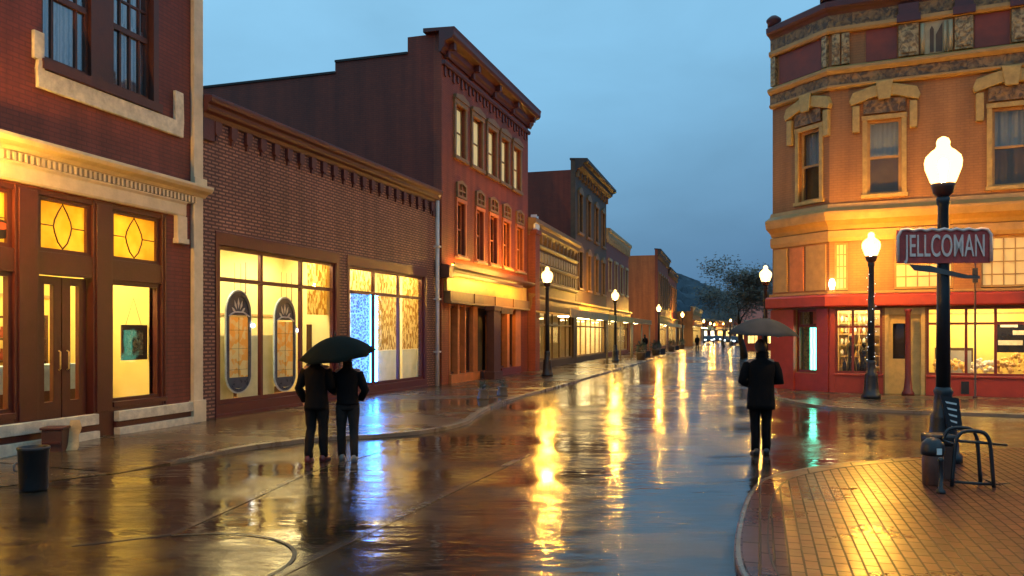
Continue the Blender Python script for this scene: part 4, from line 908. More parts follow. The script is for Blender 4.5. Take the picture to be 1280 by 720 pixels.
# ================================================================== RIGHT CORNER BUILDING
def build_b5():
    C1 = Vector((9.72, 24.5)); um = Vector((.912, -.41)).normalized(); uc = Vector((.46, -.888)).normalized()
    Lc = 2.32; C2 = C1 - uc*Lc
    fm = Frame((C1.x, C1.y), um.x, um.y); fc = Frame((C2.x, C2.y), uc.x, uc.y)
    b = building('ochre_corner_building', 'ochre brick corner building with carved parapet above a red shop front', fm)
    rc = b.matrix_basis.inverted() @ fc.mat if False else fm.inv @ fc.mat
    Wm = 15.0; mt = math.tan(math.radians(19.1)); Hh = 11.75
    UM, ZM, UC, ZC = fm.U, fm.Z, fc.U, fc.Z
    mw = [(UM(1084), UM(1127)), (UM(1240), UM(1287)), (UM(1395), UM(1455))]; wz0, wz1 = 6.02, 8.25
    grid = [(.15, UM(1060)), (UM(1118), UM(1192)), (UM(1226), UM(1300))]
    hm = [(a, c, wz0, wz1) for a, c in mw] + [(a, c, 3.15, 4.62) for a, c in grid]
    sw = [(.16, UM(1103)), (UM(1158), UM(1310))]
    hm += [(a, c, .62, 2.62) for a, c in sw] + [(UM(1106), UM(1156), .0, 2.62)]
    MB().wall(0, Wm, 0, Hh, hm).ob('wall', M['ochre'], b)
    cw = (UC(999), UC(1025)); cs = (UC(995), UC(1022))
    MB().wall(0, Lc, 0, Hh, [(cw[0], cw[1], wz0, wz1), (cs[0], cs[1], .62, 2.62)]).ob('wall', M['ochre'], b, rc)
    # hidden sides, roof
    us = Vector((.41, .912)).normalized(); fs = Frame((C2.x+us.x*12, C2.y+us.y*12), -us.x, -us.y)
    MB().fb(0, 12, 0, Hh, -.3, 0).ob('side_wall', M['ochre'], b, fm.inv @ fs.mat)
    MB().bx(Wm-.3, Wm, .3, 12, 0, Hh).ob('side_wall', M['ochre'], b)
    p2 = fm.inv @ Vector((C2.x, C2.y, 0)); p3 = fm.inv @ Vector((fs.O.x, fs.O.y, 0))
    MB().prism([(0,0)], 0, 0) if False else None
    rf = MB(); pts = [(0.02,.31), (Wm-.3,.31), (Wm-.3,12), (p3.x+.31,12), (p2.x+.31,p2.y+.1)]
    n = len(pts); rf.add([(x,y,11.0) for x,y in pts]+[(x,y,11.15) for x,y in pts], [tuple(range(n))[::-1], tuple(range(n,2*n))]+[(i,(i+1)%n,n+(i+1)%n,n+i) for i in range(n)])
    rf.ob('roof', M['roof'], b)
    def both(prof, name, mat, proj=True):
        m = MB(); m.sweep(prof, 0, Wm, mt, 0); o1 = m.ob(name, mat, b)
        m = MB(); m.sweep(prof, 0, Lc, 0.0, mt); o2 = m.ob(name, mat, b, rc); return o1, o2
    both([(0,11.55),(.10,11.55),(.16,11.63),(.24,11.68),(.29,11.74),(.30,11.90),(.2,11.97),(-.3,11.99),(-.3,11.753),(0,11.753)], 'parapet_coping', M['red_brown'])
    both([(0,11.16),(.10,11.16),(.10,11.548),(0,11.548)], 'carved_frieze', M['carved'])
    both([(0,10.98),(.14,10.98),(.18,11.05),(.18,11.15),(0,11.158)], 'frieze_sill', M['ochre_trim'])
    both([(0,9.72),(.16,9.72),(.24,9.82),(.24,9.90),(.10,9.98),(0,10.0)], 'belt_course', M['ochre_trim'])
    both([(0,9.42),(.12,9.42),(.12,9.718),(0,9.718)], 'carved_band', M['carved'])
    both([(0,9.28),(.10,9.28),(.16,9.34),(.16,9.40),(0,9.418)], 'belt_lip', M['ochre_trim'])
    both([(0,5.02),(.05,5.02),(.12,5.14),(.30,5.28),(.34,5.46),(.34,5.54),(.12,5.68),(.08,5.80),(0,5.80)], 'middle_cornice', M['ochre_trim'])
    both([(0,4.66),(.07,4.66),(.11,4.78),(.11,4.98),(0,5.018)], 'shop_frieze', M['ochre_trim'])
    both([(0,2.66),(.30,2.66),(.33,2.70),(.33,2.98),(.28,3.03),(0,3.06)], 'red_fascia', M['red_paint'])
    both([(0,3.062),(.16,3.062),(.16,3.13),(0,3.14)], 'fascia_cap', M['ochre_trim'])
    # parapet panels and carved pilasters between z 10.0 and 10.98
    xs = [(1040,1050,'carved_pale'),(1052,1062,'carved_pale'),(1064,1081,'maroon_panel'),(1082.5,1121,'maroon_panel'),(1123,1148,'carved_pale'),(1150,1191,'pale_trim'),(1193,1216,'carved_pale'),(1218,1262,'maroon_panel'),(1264,1290,'carved_pale'),(1294,1340,'pale_trim'),(1343,1370,'carved_pale')]
    for i, (x0, x1, k) in enumerate(xs):
        if k == 'maroon_panel' and x1 == 1081: continue
        a, c = UM(x0), UM(x1)
        if k == 'maroon_panel':
            MB().fb(a, c, 10.02, 10.96, 0, .03).ob('parapet_panel', M[k], b)
        elif k == 'pale_trim':
            o = MB().fb(a, c, 10.02, 10.96, 0, .04).ob('parapet_panel', M['pale_trim'], b)
            m = MB(); w = c-a
            m.prism([(a+w*.30,10.05),(a+w*.42,10.05),(a+w*.42,10.72),(a+w*.36,10.82),(a+w*.30,10.72)], .045, .06); m.prism([(a+w*.48,10.05),(a+w*.68,10.05),(a+w*.68,10.88),(a+w*.48,10.55)], .045, .06); m.ob('slot', M['olive_dark'], o)
            
            for q_, r_ in ((a+.06, .06), (c-.06, .06), (c-.2, .04)): MB().tube([(q_,-.08,10.02),(q_,-.08,10.9)], r_, 8).ob('colonnette', M['pale_trim'], o)
        else:
            m = MB(); m.fb(a, c, 10.02, 10.96, 0, .12); m.fb(a+.06, c-.06, 10.1, 10.75, .12, .16); o = m.ob('parapet_pilaster', M['carved_pale'], b, bevel=.01)
            if c-a > .35:
                m = MB(); m.fb(a-.05, c+.05, 11.0, 11.22, .1, .24); m.fb(a, c, 11.22, 11.54, .1, .2); m.ob('capital', M['red_brown'], o)
    m = MB(); m.fb(.32, Lc-.30, 10.02, 10.96, 0, .03); m.ob('parapet_panel', M['maroon_panel'], b, rc)
    
    for q0, q1 in ((.02, .22), (Lc-.2, Lc-.02)): MB().fb(q0, q1, 10.02, 10.96, 0, .12).ob('parapet_pilaster', M['carved_pale'], b, rc)
    for f_, u, s in ((rc, .10, 1), (None, -.02, 1.25), (None, UM(1215), 1.2)):
        m = MB(); m.lathe([(.2*s,11.98),(.2*s,12.12),(.24*s,12.16),(.24*s,12.22),(.18*s,12.28),(.10*s,12.34)], u, -.05, 14); m.ob('finial', M['red_brown'], b, f_)
    # upper windows
    def upper(a, c, rel):
        w = pane_window(b, a, c, wz0, wz1, M['ochre_trim'], M['old_glass'], 1, 2, .07, .08, .10, rel, curtain=M['blind'], lower=M['blind_brown'])
        frame_trim(b, a, c, wz0, wz1, .13, .05, M['gold_trim'], 'surround', rel)
        cu = (a+c)/2; hw = (c-a)/2
        m = MB(); m.fb(cu-hw-.1, cu+hw+.1, wz1+.18, wz1+.58, 0, .10); m.ob('carved_lintel', M['carved'], b, rel)
        m = MB()
        m.prism([(cu-hw-.50, wz1+.60), (cu-hw-.44, wz1+.46), (cu-.25, wz1+.66), (cu+.25, wz1+.66), (cu+hw+.44, wz1+.46), (cu+hw+.50, wz1+.60), (cu+hw+.40, wz1+.84), (cu+.3, wz1+1.0), (cu-.3, wz1+1.0), (cu-hw-.40, wz1+.84)], 0, .17)
        m.prism([(cu-.16, wz1+.55), (cu+.16, wz1+.55), (cu+.24, wz1+1.1), (cu-.24, wz1+1.1)], .172, .23)
        for s_ in (-1, 1): m.fb(cu+s_*(hw+.31)-.1, cu+s_*(hw+.31)+.1, wz1-.35, wz1+.45, 0, .14)
        m.ob('hood', M['gold_trim'], b, rel, bevel=.02)
    for a, c in mw: upper(a, c, None)
    # chamfer window keeps narrower ears
    upper(cw[0], cw[1], rc)
    # gridded transom lights
    for a, c in grid:
        pane_window(b, a, c, 3.18, 4.62, M['ochre_trim'], M['glow_buff'], max(3, int((c-a)/.28)), 4, .03, .06, .08)
    MB().fb(UC(1008), Lc-.12, 3.2, 4.6, 0, .03).ob('shop_panel', M['ochre_trim'], b, rc); MB().fb(.1, UC(985), 3.2, 4.6, 0, .06).ob('shop_pilaster', M['ochre_trim'], b, rc); MB().fb(UC(988), UC(1005), 3.2, 4.6, 0, .04).ob('shop_panel', M['orange_paint'], b, rc)
    # shop front, chamfer and main
    m = MB(); m.fb(.02, cs[0], 0, 2.62, .0, .12); m.fb(cs[1], Lc, 0, 2.62, .0, .06); m.fb(cs[0], cs[1], .0, .60, .0, .05); m.ob('shop_pier', M['red_paint'], b, rc, bevel=.01)
    m = MB(); m.fb(0, .16, 0, 2.62, 0, .06); m.fb(.16, UM(1104), .0, .58, .0, .05); m.fb(UM(1157.5), UM(1312), 0, .58, 0, .05); m.fb(UM(1312), Wm, 0, 2.62, 0, .05); m.fb(.12, UM(1104), .58, .64, 0, .10); m.fb(UM(1157.5), UM(1312), .58, .64, 0, .10); m.ob('bulkhead', M['red_paint'], b, bevel=.008)
    u = UM(1206); MB().fb(u-.1, u+.1, .12, .48, .05, .07).ob('vent', M['black_metal'], b)
    storefront(b, [cs[0], cs[1]], [.62, 2.1, 2.62], M['red_dark'], M['glass'], .08, .06, rc)
    storefront(b, [sw[0][0], UM(1041), UM(1066), UM(1086), sw[0][1]], [.64, 2.06, 2.62], M['red_dark'], M['glass'], .07, .06)
    storefront(b, [sw[1][0], UM(1208), UM(1245), UM(1310)], [.64, 2.14, 2.62], M['red_dark'], M['glass'], .07, .06)
    # mustard door in a recess
    a, c = UM(1106), UM(1156)
    m = MB(); m.fb(a, a+.10, 0, 2.62, -.25, .02); m.fb(c-.10, c, 0, 2.62, -.25, .02); m.fb(a+.1, c-.1, 2.42, 2.62, -.25, -.02); m.ob('door_frame', M['yellow_paint'], b)
    f = MB().ring([(a+.1,.02),(c-.32,.02),(c-.32,2.42),(a+.1,2.42)], [(a+.22,1.1),(c-.46,1.1),(c-.46,2.15),(a+.22,2.15)], -.2, -.14).ob('door', M['yellow_paint'], b)
    MB().fb(a+.2, c-.44, 1.08, 2.17, -.18, -.17).ob('pane', M['old_glass'], f); MB().sphere((c-.39, .11, 1.0), .035, 8, 6).ob('handle', M['black_metal'], f)
    MB().fb(c-.32, c-.1, .02, 2.42, -.2, -.14).ob('side_panel', M['yellow_paint'], b)
    MB().bx(a, c, .3, .35, 0, 2.62).ob('lobby_wall', M['dark_room'], b)
    room(b, sw[0][0]-.05, sw[0][1]+.05, .4, 2.95, 1.8, M['room_cream'], M['ceil_warm'], frac=.95)
    room(b, sw[1][0]-.05, sw[1][1]+.05, .4, 2.95, 1.8, M['room_yellow'], M['ceil_warm'])
    MB().bx(cs[0]-.05, cs[1]+.05, .5, .55, .5, 2.7).ob('dark_backing', M['dark_room'], b, rc)  # dark sheet in place of the unlit depth behind the corner window
    # fluted column under the fascia in front of the door
    t = thing('porch_column', 'slim dark column with flared foot in front of the mustard door', 'column', fm.W(UM(1135, .3), PZ, .32), fm.rz)
    m = MB(); m.lathe([(.17,0),(.17,.06),(.12,.14),(.085,.5),(.075,1.6),(.07,2.40),(.10,2.46),(.10,2.51)], 0, 0, 14); m.ob('shaft', M['red_dark'], t)
    # teal neon panel in the chamfer window
    w = cs[1]-cs[0]
    t = thing('neon_panel', 'glowing pale green panel in the narrow window at the building corner', 'neon sign', fc.W((cs[0]+cs[1])/2, .70, -.3), fc.rz)
    MB().bx(-.12, w*.42, -.02, .0, 0, 1.34).ob('tube_panel', M['teal'], t); MB().bx(-.15, w*.45, .002, .04, -.03, 1.38).ob('backing', M['black_metal'], t)
    t = MB().fb(cs[0]+.05, (cs[0]+cs[1])/2-.17, .7, 2.55, -.32, -.28).ob('dark_poster', M['art_dark']); t.matrix_world = fc.mat.copy(); tag(t, 'dark patterned poster left of the pale green panel', 'poster')
    t = MB().fb((cs[0]+cs[1])/2, cs[1]-.05, 2.16, 2.56, -.32, -.28).ob('small_poster', M['goods_red']); t.matrix_world = fc.mat.copy(); tag(t, 'small red poster above the pale green panel', 'poster')
    # window displays
    grp = 'dark bottles in the corner shop window'
    proto = thing('bottle', 'dark tall necked bottle on the window ledge of the red shop', 'bottle', (0,0,0), 0, grp)
    MB().lathe([(.05,0),(.055,.05),(.055,.24),(.02,.33),(.018,.42)], 0, 0, 10).ob('glass_body', M['bottle_dark'], proto); MB().lathe([(.022,.42),(.022,.46)], 0, 0, 8).ob('cap', M['goods_gold'], proto)
    u = sw[0][0]+.25; first = True; k = 0
    while u < sw[0][1]-.2:
        o = proto if first else copy_tree(proto); first = False
        o.location = fm.W(u, .66, -.42 - .18*(k % 2)); s = RN.uniform(.8, 1.35); o.scale = (s, s, s*RN.uniform(.8, 1.2)); u += RN.uniform(.13, .22); k += 1
    for x, hgt, lb in ((1064, 1.15, 'tall dark draped figure among the bottles in the red shop window'), (1080, .95, 'shorter dark draped figure beside the lamp post in the red shop window')):
        t = thing('mannequin', lb, 'mannequin', fm.W(UM(x, -.8), .62, -.75), fm.rz)
        MB().lathe([(.16,0),(.13,.2*hgt),(.09,.45*hgt),(.15,.68*hgt),(.13,.78*hgt),(.045,.84*hgt),(.045,.86*hgt),(.075,.92*hgt),(.06,1.0*hgt),(.01,1.04*hgt)], 0, 0, 14).ob('figure', M['bottle_dark'], t)
        MB().lathe([(.2,-.02),(.2,.0)], 0, 0, 14).ob('stand', M['brown_wood'], t)
    # lattice shelf behind left window
    t = thing('lattice_shelf', 'tall open shelf of gilt and red wares behind the bottle window', 'shelf', fm.W((sw[0][0]+sw[0][1])/2, .42, -1.5), fm.rz)
    w = (sw[0][1]-sw[0][0])/2-.05; m = MB()
    for k in range(7): m.bx(-w, w, -.15, .15, .35*k, .35*k+.03)
    for k in range(5): x = -w+2*w*k/4; m.bx(x-.015, x+.015, -.16, .16, 0, 2.2)
    m.ob('frame', M['wood_tan'], t)
    for mi, mt_ in enumerate(('goods_gold', 'goods_red', 'goods_white')):
        m = MB()
        for k in range(6):
            x = -w+.1
            while x < w-.08:
                if RN.randrange(3) == mi: m.lathe([(.03,.35*k+.03),(.06,.35*k+.10),(.05,.35*k+.17),(.025,.35*k+.22+RN.random()*.06)], x, RN.uniform(-.06,.06), 7)
                x += .13
        m.ob('wares', M[mt_], t)
    # right window: table of wares, boards
    for x, wd, hg, mt_, lb in ((1188, 1.0, 1.3, 'goods_gold', 'low display table heaped with gilt wares behind the near lamp post'), (1228, .7, 1.2, 'goods_white', 'narrow display table of white china near the thin pole'), (1270, 1.3, 1.5, 'goods_gold', 'wide display table heaped with gilt wares at the right edge')):
        t = thing('display_table', lb, 'display', fm.W(UM(x, -.6), .40, -.70), fm.rz)
        MB().bx(-wd/2, wd/2, -.3, .3, .22, .27).bx(-wd/2+.03, -wd/2+.08, -.25, .25, 0, .22).bx(wd/2-.08, wd/2-.03, -.25, .25, 0, .22).ob('table_top', M['wood_tan'], t)
        m = MB()
        for q in range(int(wd*60)):
            x_, y_ = RN.uniform(-wd/2+.06, wd/2-.06), RN.uniform(-.25, .25); z_ = .27 + RN.random()*hg*.35*(1-abs(x_)/wd)
            r = RN.uniform(.03, .07); m.sphere((x_, y_, z_+r), r, 7, 5, RN.uniform(.7, 1.6))
        m.ob('wares', M[mt_], t)
    t = thing('wall_picture', 'dark striped picture high in the far right shop window', 'picture', fm.W(UM(1272, -1.2), 1.75, -1.2), fm.rz)
    t.scale = (1.25, 1, 1.2); MB().fb(-.45, .45, -.38, .38, 0, .03).ob('board', M['bottle_dark'], t); m = MB(); m.fb(-.40, .10, -.2, -.08, .03, .04); m.fb(-.1, .40, .05, .16, .03, .04); m.fb(-.35,.0,.24,.30,.03,.04); m.ob('stripes', M['goods_white'], t)
    t = thing('grey_cabinet', 'squat grey brown cabinet behind the table of gilt wares', 'cabinet', fm.W(UM(1192, -1.4), .42, -1.4), fm.rz)
    MB().bx(-.5,.5,-.2,.2,0,1.0).ob('case', M['olive_dark'], t); MB().bx(-.45,.45,-.22,-.201,.1,.92).ob('front', M['car_pale'], t)
    # wall sconce
    u, z = UC(1031), 3.95; u, z = fm.px(1042, 356, .1)
    t = thing('wall_sconce', 'small glowing wall sconce on the grid window above the red fascia', 'lamp', fm.W(.08, z, .12), fm.rz)
    MB().lathe([(.05,-.14),(.09,0),(.07,.14),(.02,.18)], 0, 0, 10).ob('shade', M['bulb'], t); MB().tube([(0,.1,-.2),(0,0,-.2),(0,0,-.14)], .02, 6).ob('arm', M['black_metal'], t)
    return fm, fc
F5, F5c = build_b5()

# ================================================================== STREET LAMPS
def make_lamp():
    t = thing('street_lamp', 'black acorn globe street lamp carrying the red sign, nearest on the brick corner', 'street lamp', (0,0,0), 0, 'street lamps')
    MB().lathe([(.25,0),(.25,.10),(.21,.14),(.19,.30),(.165,.62),(.17,.66),(.13,.72),(.115,.95),(.13,1.0),(.10,1.06)], 0, 0, 20).ob('base', M['black_metal'], t)
    MB().lathe([(.095,1.05),(.085,2.4),(.07,3.62),(.09,3.66),(.09,3.72),(.07,3.76)], 0, 0, 16).ob('pole', M['black_metal'], t)
    MB().lathe([(.06,3.74),(.13,3.80),(.15,3.88),(.16,3.93)], 0, 0, 16).ob('collar', M['brown_wood'], t)
    MB().lathe([(.145,3.93),(.17,3.97),(.235,4.15),(.245,4.24),(.225,4.32),(.15,4.40),(.105,4.43),(.085,4.47),(.09,4.52),(.07,4.57),(.02,4.60)], 0, 0, 20).ob('globe', M['lamp_glow'], t)
    MB().lathe([(.03,3.95),(.035,4.08),(.055,4.15),(.06,4.21),(.045,4.27),(.015,4.29)], 0, 0, 14).ob('bulb', M['lamp_bulb'], t)
    return t
lamp = make_lamp()
lp = gp(1179, 577, .04); lamp.location = (lp.x, lp.y, .035)
LP = [(F5.W(F5.U(1089, 2.1), PZ, 2.1), 'black globe street lamp wound with tiny lights before the corner building bottle window'),
      (Vector((at(957, 33), 33, PZ)), 'globe street lamp behind the corner building, over the pale umbrella'),
      (Vector((at(684, 33.6), 33.6, PZ)), 'globe street lamp in front of the rust three storey building'),
      (Vector((at(769, 51), 51, PZ)), 'globe street lamp before the red shop, second along the left kerb'),
      (Vector((at(823.5, 77), 77, PZ)), 'globe street lamp before the orange brick building, third along the left kerb'),
      (Vector((at(853, 102), 102, PZ)), 'globe street lamp past the orange brick building, fourth along the left kerb'),
      (Vector((at(866, 127), 127, PZ)), 'globe street lamp farthest along the left kerb'),
      (Vector((kl(155)-.8, 155, PZ)), 'tiny globe street lamp beside the far shop at the end of the left row'),
      (Vector((kl(190)-.8, 190, PZ)), 'tiniest globe street lamp where the left kerb meets the far buildings'),
      (Vector((at(893, 205), 205, 0)), 'tiny far lamp left of centre before the distant shops'),
      (Vector((at(904, 195), 195, 0)), 'tiny far lamp at the road centre before the distant shops'),
      (Vector((at(913, 140), 140, 0)), 'small far lamp under the left edge of the tree'),
      (Vector((-7.42, 10.4, .01)), 'globe street lamp just outside the picture beside the maroon corner shop'),
      (Vector((17.0, 17.6, PZ)), 'added unseen globe street lamp right of the corner building')]  # last lamp is unseen, added to light the corner building
lamps = [lamp]
for p, lb in LP:
    o = copy_tree(lamp); o.location = p; o['label'] = lb; o.rotation_euler.z = RN.uniform(0, 6); lamps.append(o)
# tiny lights wound round the lamp at the corner building
p = LP[0][0]; t = thing('light_string', 'string of tiny white lights wound round the corner building lamp post', 'fairy lights', p)
m = MB(); m2 = MB(); pts = []
for k in range(90):
    a = k*.55; z = .9 + k*.029; pts.append((.115*math.cos(a), .115*math.sin(a), z))
m.tube(pts, .006, 4); m.ob('wire', M['black_metal'], t)
for k in range(0, 90, 3): m2.sphere((pts[k][0]*1.1, pts[k][1]*1.1, pts[k][2]), .010, 6, 4)
m2.ob('bulbs', emit('tiny white light', (.8,.9,1.0), 3), t)
# red sign with raised pale lettering on the near lamp
sy = lp.y; sx0, sx1 = at(1117, sy), at(1229, sy); sw_ = sx1-sx0; sz0, sz1 = zz(330, sy), zz(289, sy)
t = thing('hanging_sign', 'dark red sign with pale pink raised letters on the near lamp post', 'sign', ((sx0+sx1)/2, sy-.13, sz0), math.radians(-3))
h = sz1-sz0; w = sw_/2
MB().bx(-w, w, -.02, .02, 0, h).ob('board', M['sign_red'], t)
m = MB(); o_ = [(-w,0,0)]
pts = [(-w, -.03, .02)] + [(-w, -.03, h*.8), (-w+.05, -.03, h)] + [(-w+.05+(2*w-.1)*i/14, -.03, h+.012*((i % 2)*2-1)) for i in range(1, 14)] + [(w-.05, -.03, h), (w, -.03, h*.85), (w, -.03, .02)]
m.tube(pts, .022, 6); m.ob('piping', M['sign_pink'], t)
cu = bpy.data.curves.new('lettering', 'FONT'); cu.body = 'JELLCOMAN'; cu.size = h*.95; cu.extrude = .010; cu.align_x = 'CENTER'; cu.offset = .0015; cu.space_character = 1.02
to = bpy.data.objects.new('lettering', cu); C.objects.link(to)
dg = bpy.context.evaluated_depsgraph_get(); me = bpy.data.meshes.new_from_object(to.evaluated_get(dg)); bpy.data.objects.remove(to)
lo = bpy.data.objects.new('lettering', me); C.objects.link(lo); me.materials.clear(); me.materials.append(M['sign_pink'])
bw = max(v.co.x for v in me.vertices)-min(v.co.x for v in me.vertices); k = (2*w*.86)/bw
lo.parent = t; lo.rotation_euler = (math.pi/2, 0, 0); lo.location = (.01, -.028, h*.20); lo.scale = (k, 1.0, 1.0)
MB().prism([(-.45,-.02),(-.2,-.03),(.30,-.16),(.50,-.18),(.50,-.22),(.28,-.21),(-.12,-.13),(-.38,-.10)], -.03, .0).ob('bracket', M['grey_metal'], t)
# striped plate on lamp base
t = thing('striped_plate', 'black plate with white strokes strapped to the near lamp base', 'plate', (lp.x+.0, lp.y-.255, .62), 0)
MB().prism([(-.19,.38),(.06,.34),(.12,-.10),(-.08,-.12)], 0, .03).ob('plate', M['black_metal'], t)
m = MB()
for i in range(5): z = .27-.085*i; x0 = -.13+.022*i; m.prism([(x0, z+.03), (x0+.16-.02*i, z), (x0+.16-.02*i, z-.025), (x0+.02, z-.0)], .031, .036)
m.ob('strokes', M['white_paint'], t)
# litter bins, bike rack, post on the brick corner
bp = gp(1166, 603, .08); t = thing('litter_bin', 'brown litter bin with black domed lid left of the lamp base', 'bin', (bp.x, bp.y, .05)); t.scale = (.72, .72, .9)
MB().lathe([(.15,0),(.16,.02),(.165,.38),(.16,.40)], 0, 0, 18).ob('drum', M['bin_brown'], t); MB().lathe([(.18,.40),(.185,.46),(.17,.55),(.10,.61),(.02,.63)], 0, 0, 18).ob('lid', M['black_metal'], t)
MB().fb(-.03, .05, .42, .5, .175, .19).ob('tag', M['white_paint'], t)
bp = gp(1184, 600, .08); t = thing('litter_bin', 'brown square litter bin with flat black lid under the striped plate', 'bin', (bp.x+.03, bp.y+.25, .05))
MB().bx(-.13, .13, -.12, .12, 0, .42).ob('drum', M['bin_brown'], t, bevel=.015); MB().bx(-.16, .16, -.15, .15, .42, .56).ob('lid', M['black_metal'], t, bevel=.03)
bp = gp(1176, 614, .08); t = thing('short_post', 'short black post in front of the two litter bins', 'bollard', (bp.x, bp.y, .05)); MB().lathe([(.05,0),(.05,.04),(.025,.06),(.025,.36),(.035,.38),(.02,.41)], 0, 0, 12).ob('shaft', M['black_metal'], t)
bp = gp(1216, 606, .08); t = thing('bike_rack', 'black tubular bicycle rack right of the near lamp base', 'bike rack', (bp.x, bp.y, .05), math.radians(-8))
def hoop(y, w=.20, h=.66):
    p = [(-w-.03, y, 0), (-w, y, h*.6), (-w+.02, y, h*.84), (-w+.08, y, h*.97), (0, y, h), (w-.08, y, h*.97), (w-.02, y, h*.84), (w, y, h*.6), (w+.03, y, 0)]
    return MB().tube(smooth_line(p, 3), .022, 8)
hoop(0).ob('hoop', M['black_metal'], t); hoop(.35).ob('hoop', M['black_metal'], t)
MB().tube([(-.2, 0, .545), (.38, .02, .50)], .016, 8).tube([(-.22, 0, .06), (.22, 0, .04)], .016, 8).tube([(-.2,0,.5),(-.2,.35,.5)], .014, 6).tube([(.2,0,.5),(.2,.35,.5)], .014, 6).ob('crossbar', M['black_metal'], t)
t = thing('fallen_branch', 'small forked dark twig lying right of the bike rack', 'twig', (gp(1247, 605, .08).x, gp(1247, 605, .08).y, .065))
MB().tube([(-.14,0,.06),(-.02,0,.012),(.0,0,.01)], .009, 6).tube([(0,0,.012),(.16,.03,.02)], .008, 6).tube([(0,0,.01),(.01,-.06,.0)], .006, 5).ob('twig', M['black_metal'], t)
# thin pole before the right windows
tp = F5.W(F5.U(1219, .9), PZ, .9)
t = thing('thin_pole', 'thin dark pole with a small box before the right shop window', 'pole', tp, F5.rz)
MB().lathe([(.06,0),(.06,.05),(.03,.07),(.028,2.9),(.022,4.3)], 0, 0, 10).ob('shaft', M['brown_wood'], t); MB().bx(-.06,.06,-.06,.06,3.2,3.6).ob('box', M['black_metal'], t)

# left side small things
bp = gp(42, 613, 0); t = thing('black_planter', 'plain black tub standing on the wet plaza at far left', 'tub', (bp.x, bp.y, .006), .2)
MB().lathe([(.145,0),(.15,.02),(.165,.47),(.175,.48),(.175,.51),(.15,.51),(.145,.44)], 0, 0, 20).ob('tub_body', M['black_metal'], t); MB().tube([(-.17,-.02,.33),(-.205,-.03,.31),(-.20,-.03,.24),(-.165,-.02,.22)], .01, 6).ob('handle', M['steel'], t)
bp = gp(69, 566, 0); t = thing('crate', 'dark wooden crate standing by the step of the maroon shop door', 'crate', (bp.x, bp.y, .006), math.radians(8))
MB().bx(-.15,.15,-.13,.15,.0,.36).ob('box', M['brown_wood'], t, bevel=.012); MB().bx(-.17,.17,-.15,.17,.362,.40).ob('lid', M['maroon_wood'], t, bevel=.008); MB().bx(-.13,.13,-.155,-.131,.14,.18).ob('slat', M['maroon_wood'], t)
bp = gp(87, 566, 0); t = thing('leaning_board', 'curved tan board leaning against the dark crate', 'board', (bp.x, bp.y, .006), math.radians(8))
m = MB(); v = []
for i in range(9):
    z = .48*i/8; y = .22*(i/8)+.05*math.sin(i*.5); v += [(-.07+.01*math.sin(i), y, z), (.08+.02*math.sin(i*1.3), y+.02, z), (.08+.02*math.sin(i*1.3), y+.045, z), (-.07+.01*math.sin(i), y+.025, z)]
m.add(v, [(i*4+q, i*4+(q+1)%4, i*4+4+(q+1)%4, i*4+4+q) for i in range(8) for q in range(4)]+[(3,2,1,0),(32,33,34,35)]); m.ob('board', M['wood_tan'], t)
for x, y, lb in ((604, 499, 'low tapered planter by the dark canopy post of the three storey building'), (628, 495, 'low tapered planter near the kerb before the orange door')):
    bp = gp(x, y, PZ); t = thing('planter', lb, 'planter', (bp.x, bp.y, PZ)); MB().lathe([(.17,0),(.16,.05),(.12,.22),(.15,.27),(.13,.28)], 0, 0, 14).ob('pot', M['planter'], t)
    m = MB()
    for k in range(60):
        a, r, z = RN.uniform(0, 6.28), RN.uniform(0, .14), RN.uniform(.26, .46); c_ = Vector((r*math.cos(a), r*math.sin(a), z)); q = Vector((RN.uniform(-1,1), RN.uniform(-1,1), RN.uniform(-.5,1))).normalized(); s_ = q.orthogonal().normalized()*.025
        m.add([c_-s_, c_+q*.03, c_+s_, c_+q*.09], [(0,1,2,3)])
    m.ob('foliage', M['shrub'], t)
# benches and tubs along the far left kerb
def bench(label):
    t = thing('bench', label, 'bench', (0,0,0), 0, 'benches along the far left pavement')
    MB().bx(-.8,.8,-.22,.22,.42,.47).ob('seat', M['brown_wood'], t); MB().bx(-.8,.8,.2,.25,.5,.9).ob('backrest', M['brown_wood'], t)
    for x in (-.7, .7): MB().bx(x-.03,x+.03,-.2,.24,0,.42).ob('leg', M['black_metal'], t)
    return t
b0 = bench('dark bench on the left pavement before the orange brick building, nearest of the row')
for i, (D, off, lb) in enumerate(((62, 1.2, None), (72, 1.0, 'dark bench beside the third left street lamp'), (88, 1.0, 'dark bench before the buff building down the street'))):
    o = b0 if i == 0 else copy_tree(b0)
    if lb: o['label'] = lb
    o.location = (kl(D)-off, D, PZ); o.rotation_euler.z = math.radians(106)
tb0 = thing('shrub_tub', 'round tub of dark shrub on the left kerb before the red shop', 'planter', (0,0,0), 0, 'shrub tubs along the far left kerb')
MB().lathe([(.3,0),(.36,.45),(.38,.5)], 0, 0, 14).ob('tub_body', M['planter'], tb0)
m = MB()
for k in range(260):
    q = Vector((RN.gauss(0,1), RN.gauss(0,1), RN.gauss(0,1))).normalized(); c_ = Vector((0,0,.8)) + q*RN.uniform(.1, .42); s_ = q.orthogonal().normalized()*.05; m.add([c_-s_, c_+q*.05, c_+s_, c_+q*.14+Vector((0,0,.03))], [(0,1,2,3)])
m.ob('foliage', M['shrub'], tb0)
for i, (D, lb) in enumerate(((56, None), (66, 'round tub of dark shrub between the red shop and orange building on the kerb'), (81, 'round tub of dark shrub just past the third left street lamp'), (95, 'round tub of dark shrub before the buff building, farthest of the tubs'))):
    o = tb0 if i == 0 else copy_tree(tb0)
    if lb: o['label'] = lb
    o.location = (kl(D)-.7, D, PZ)

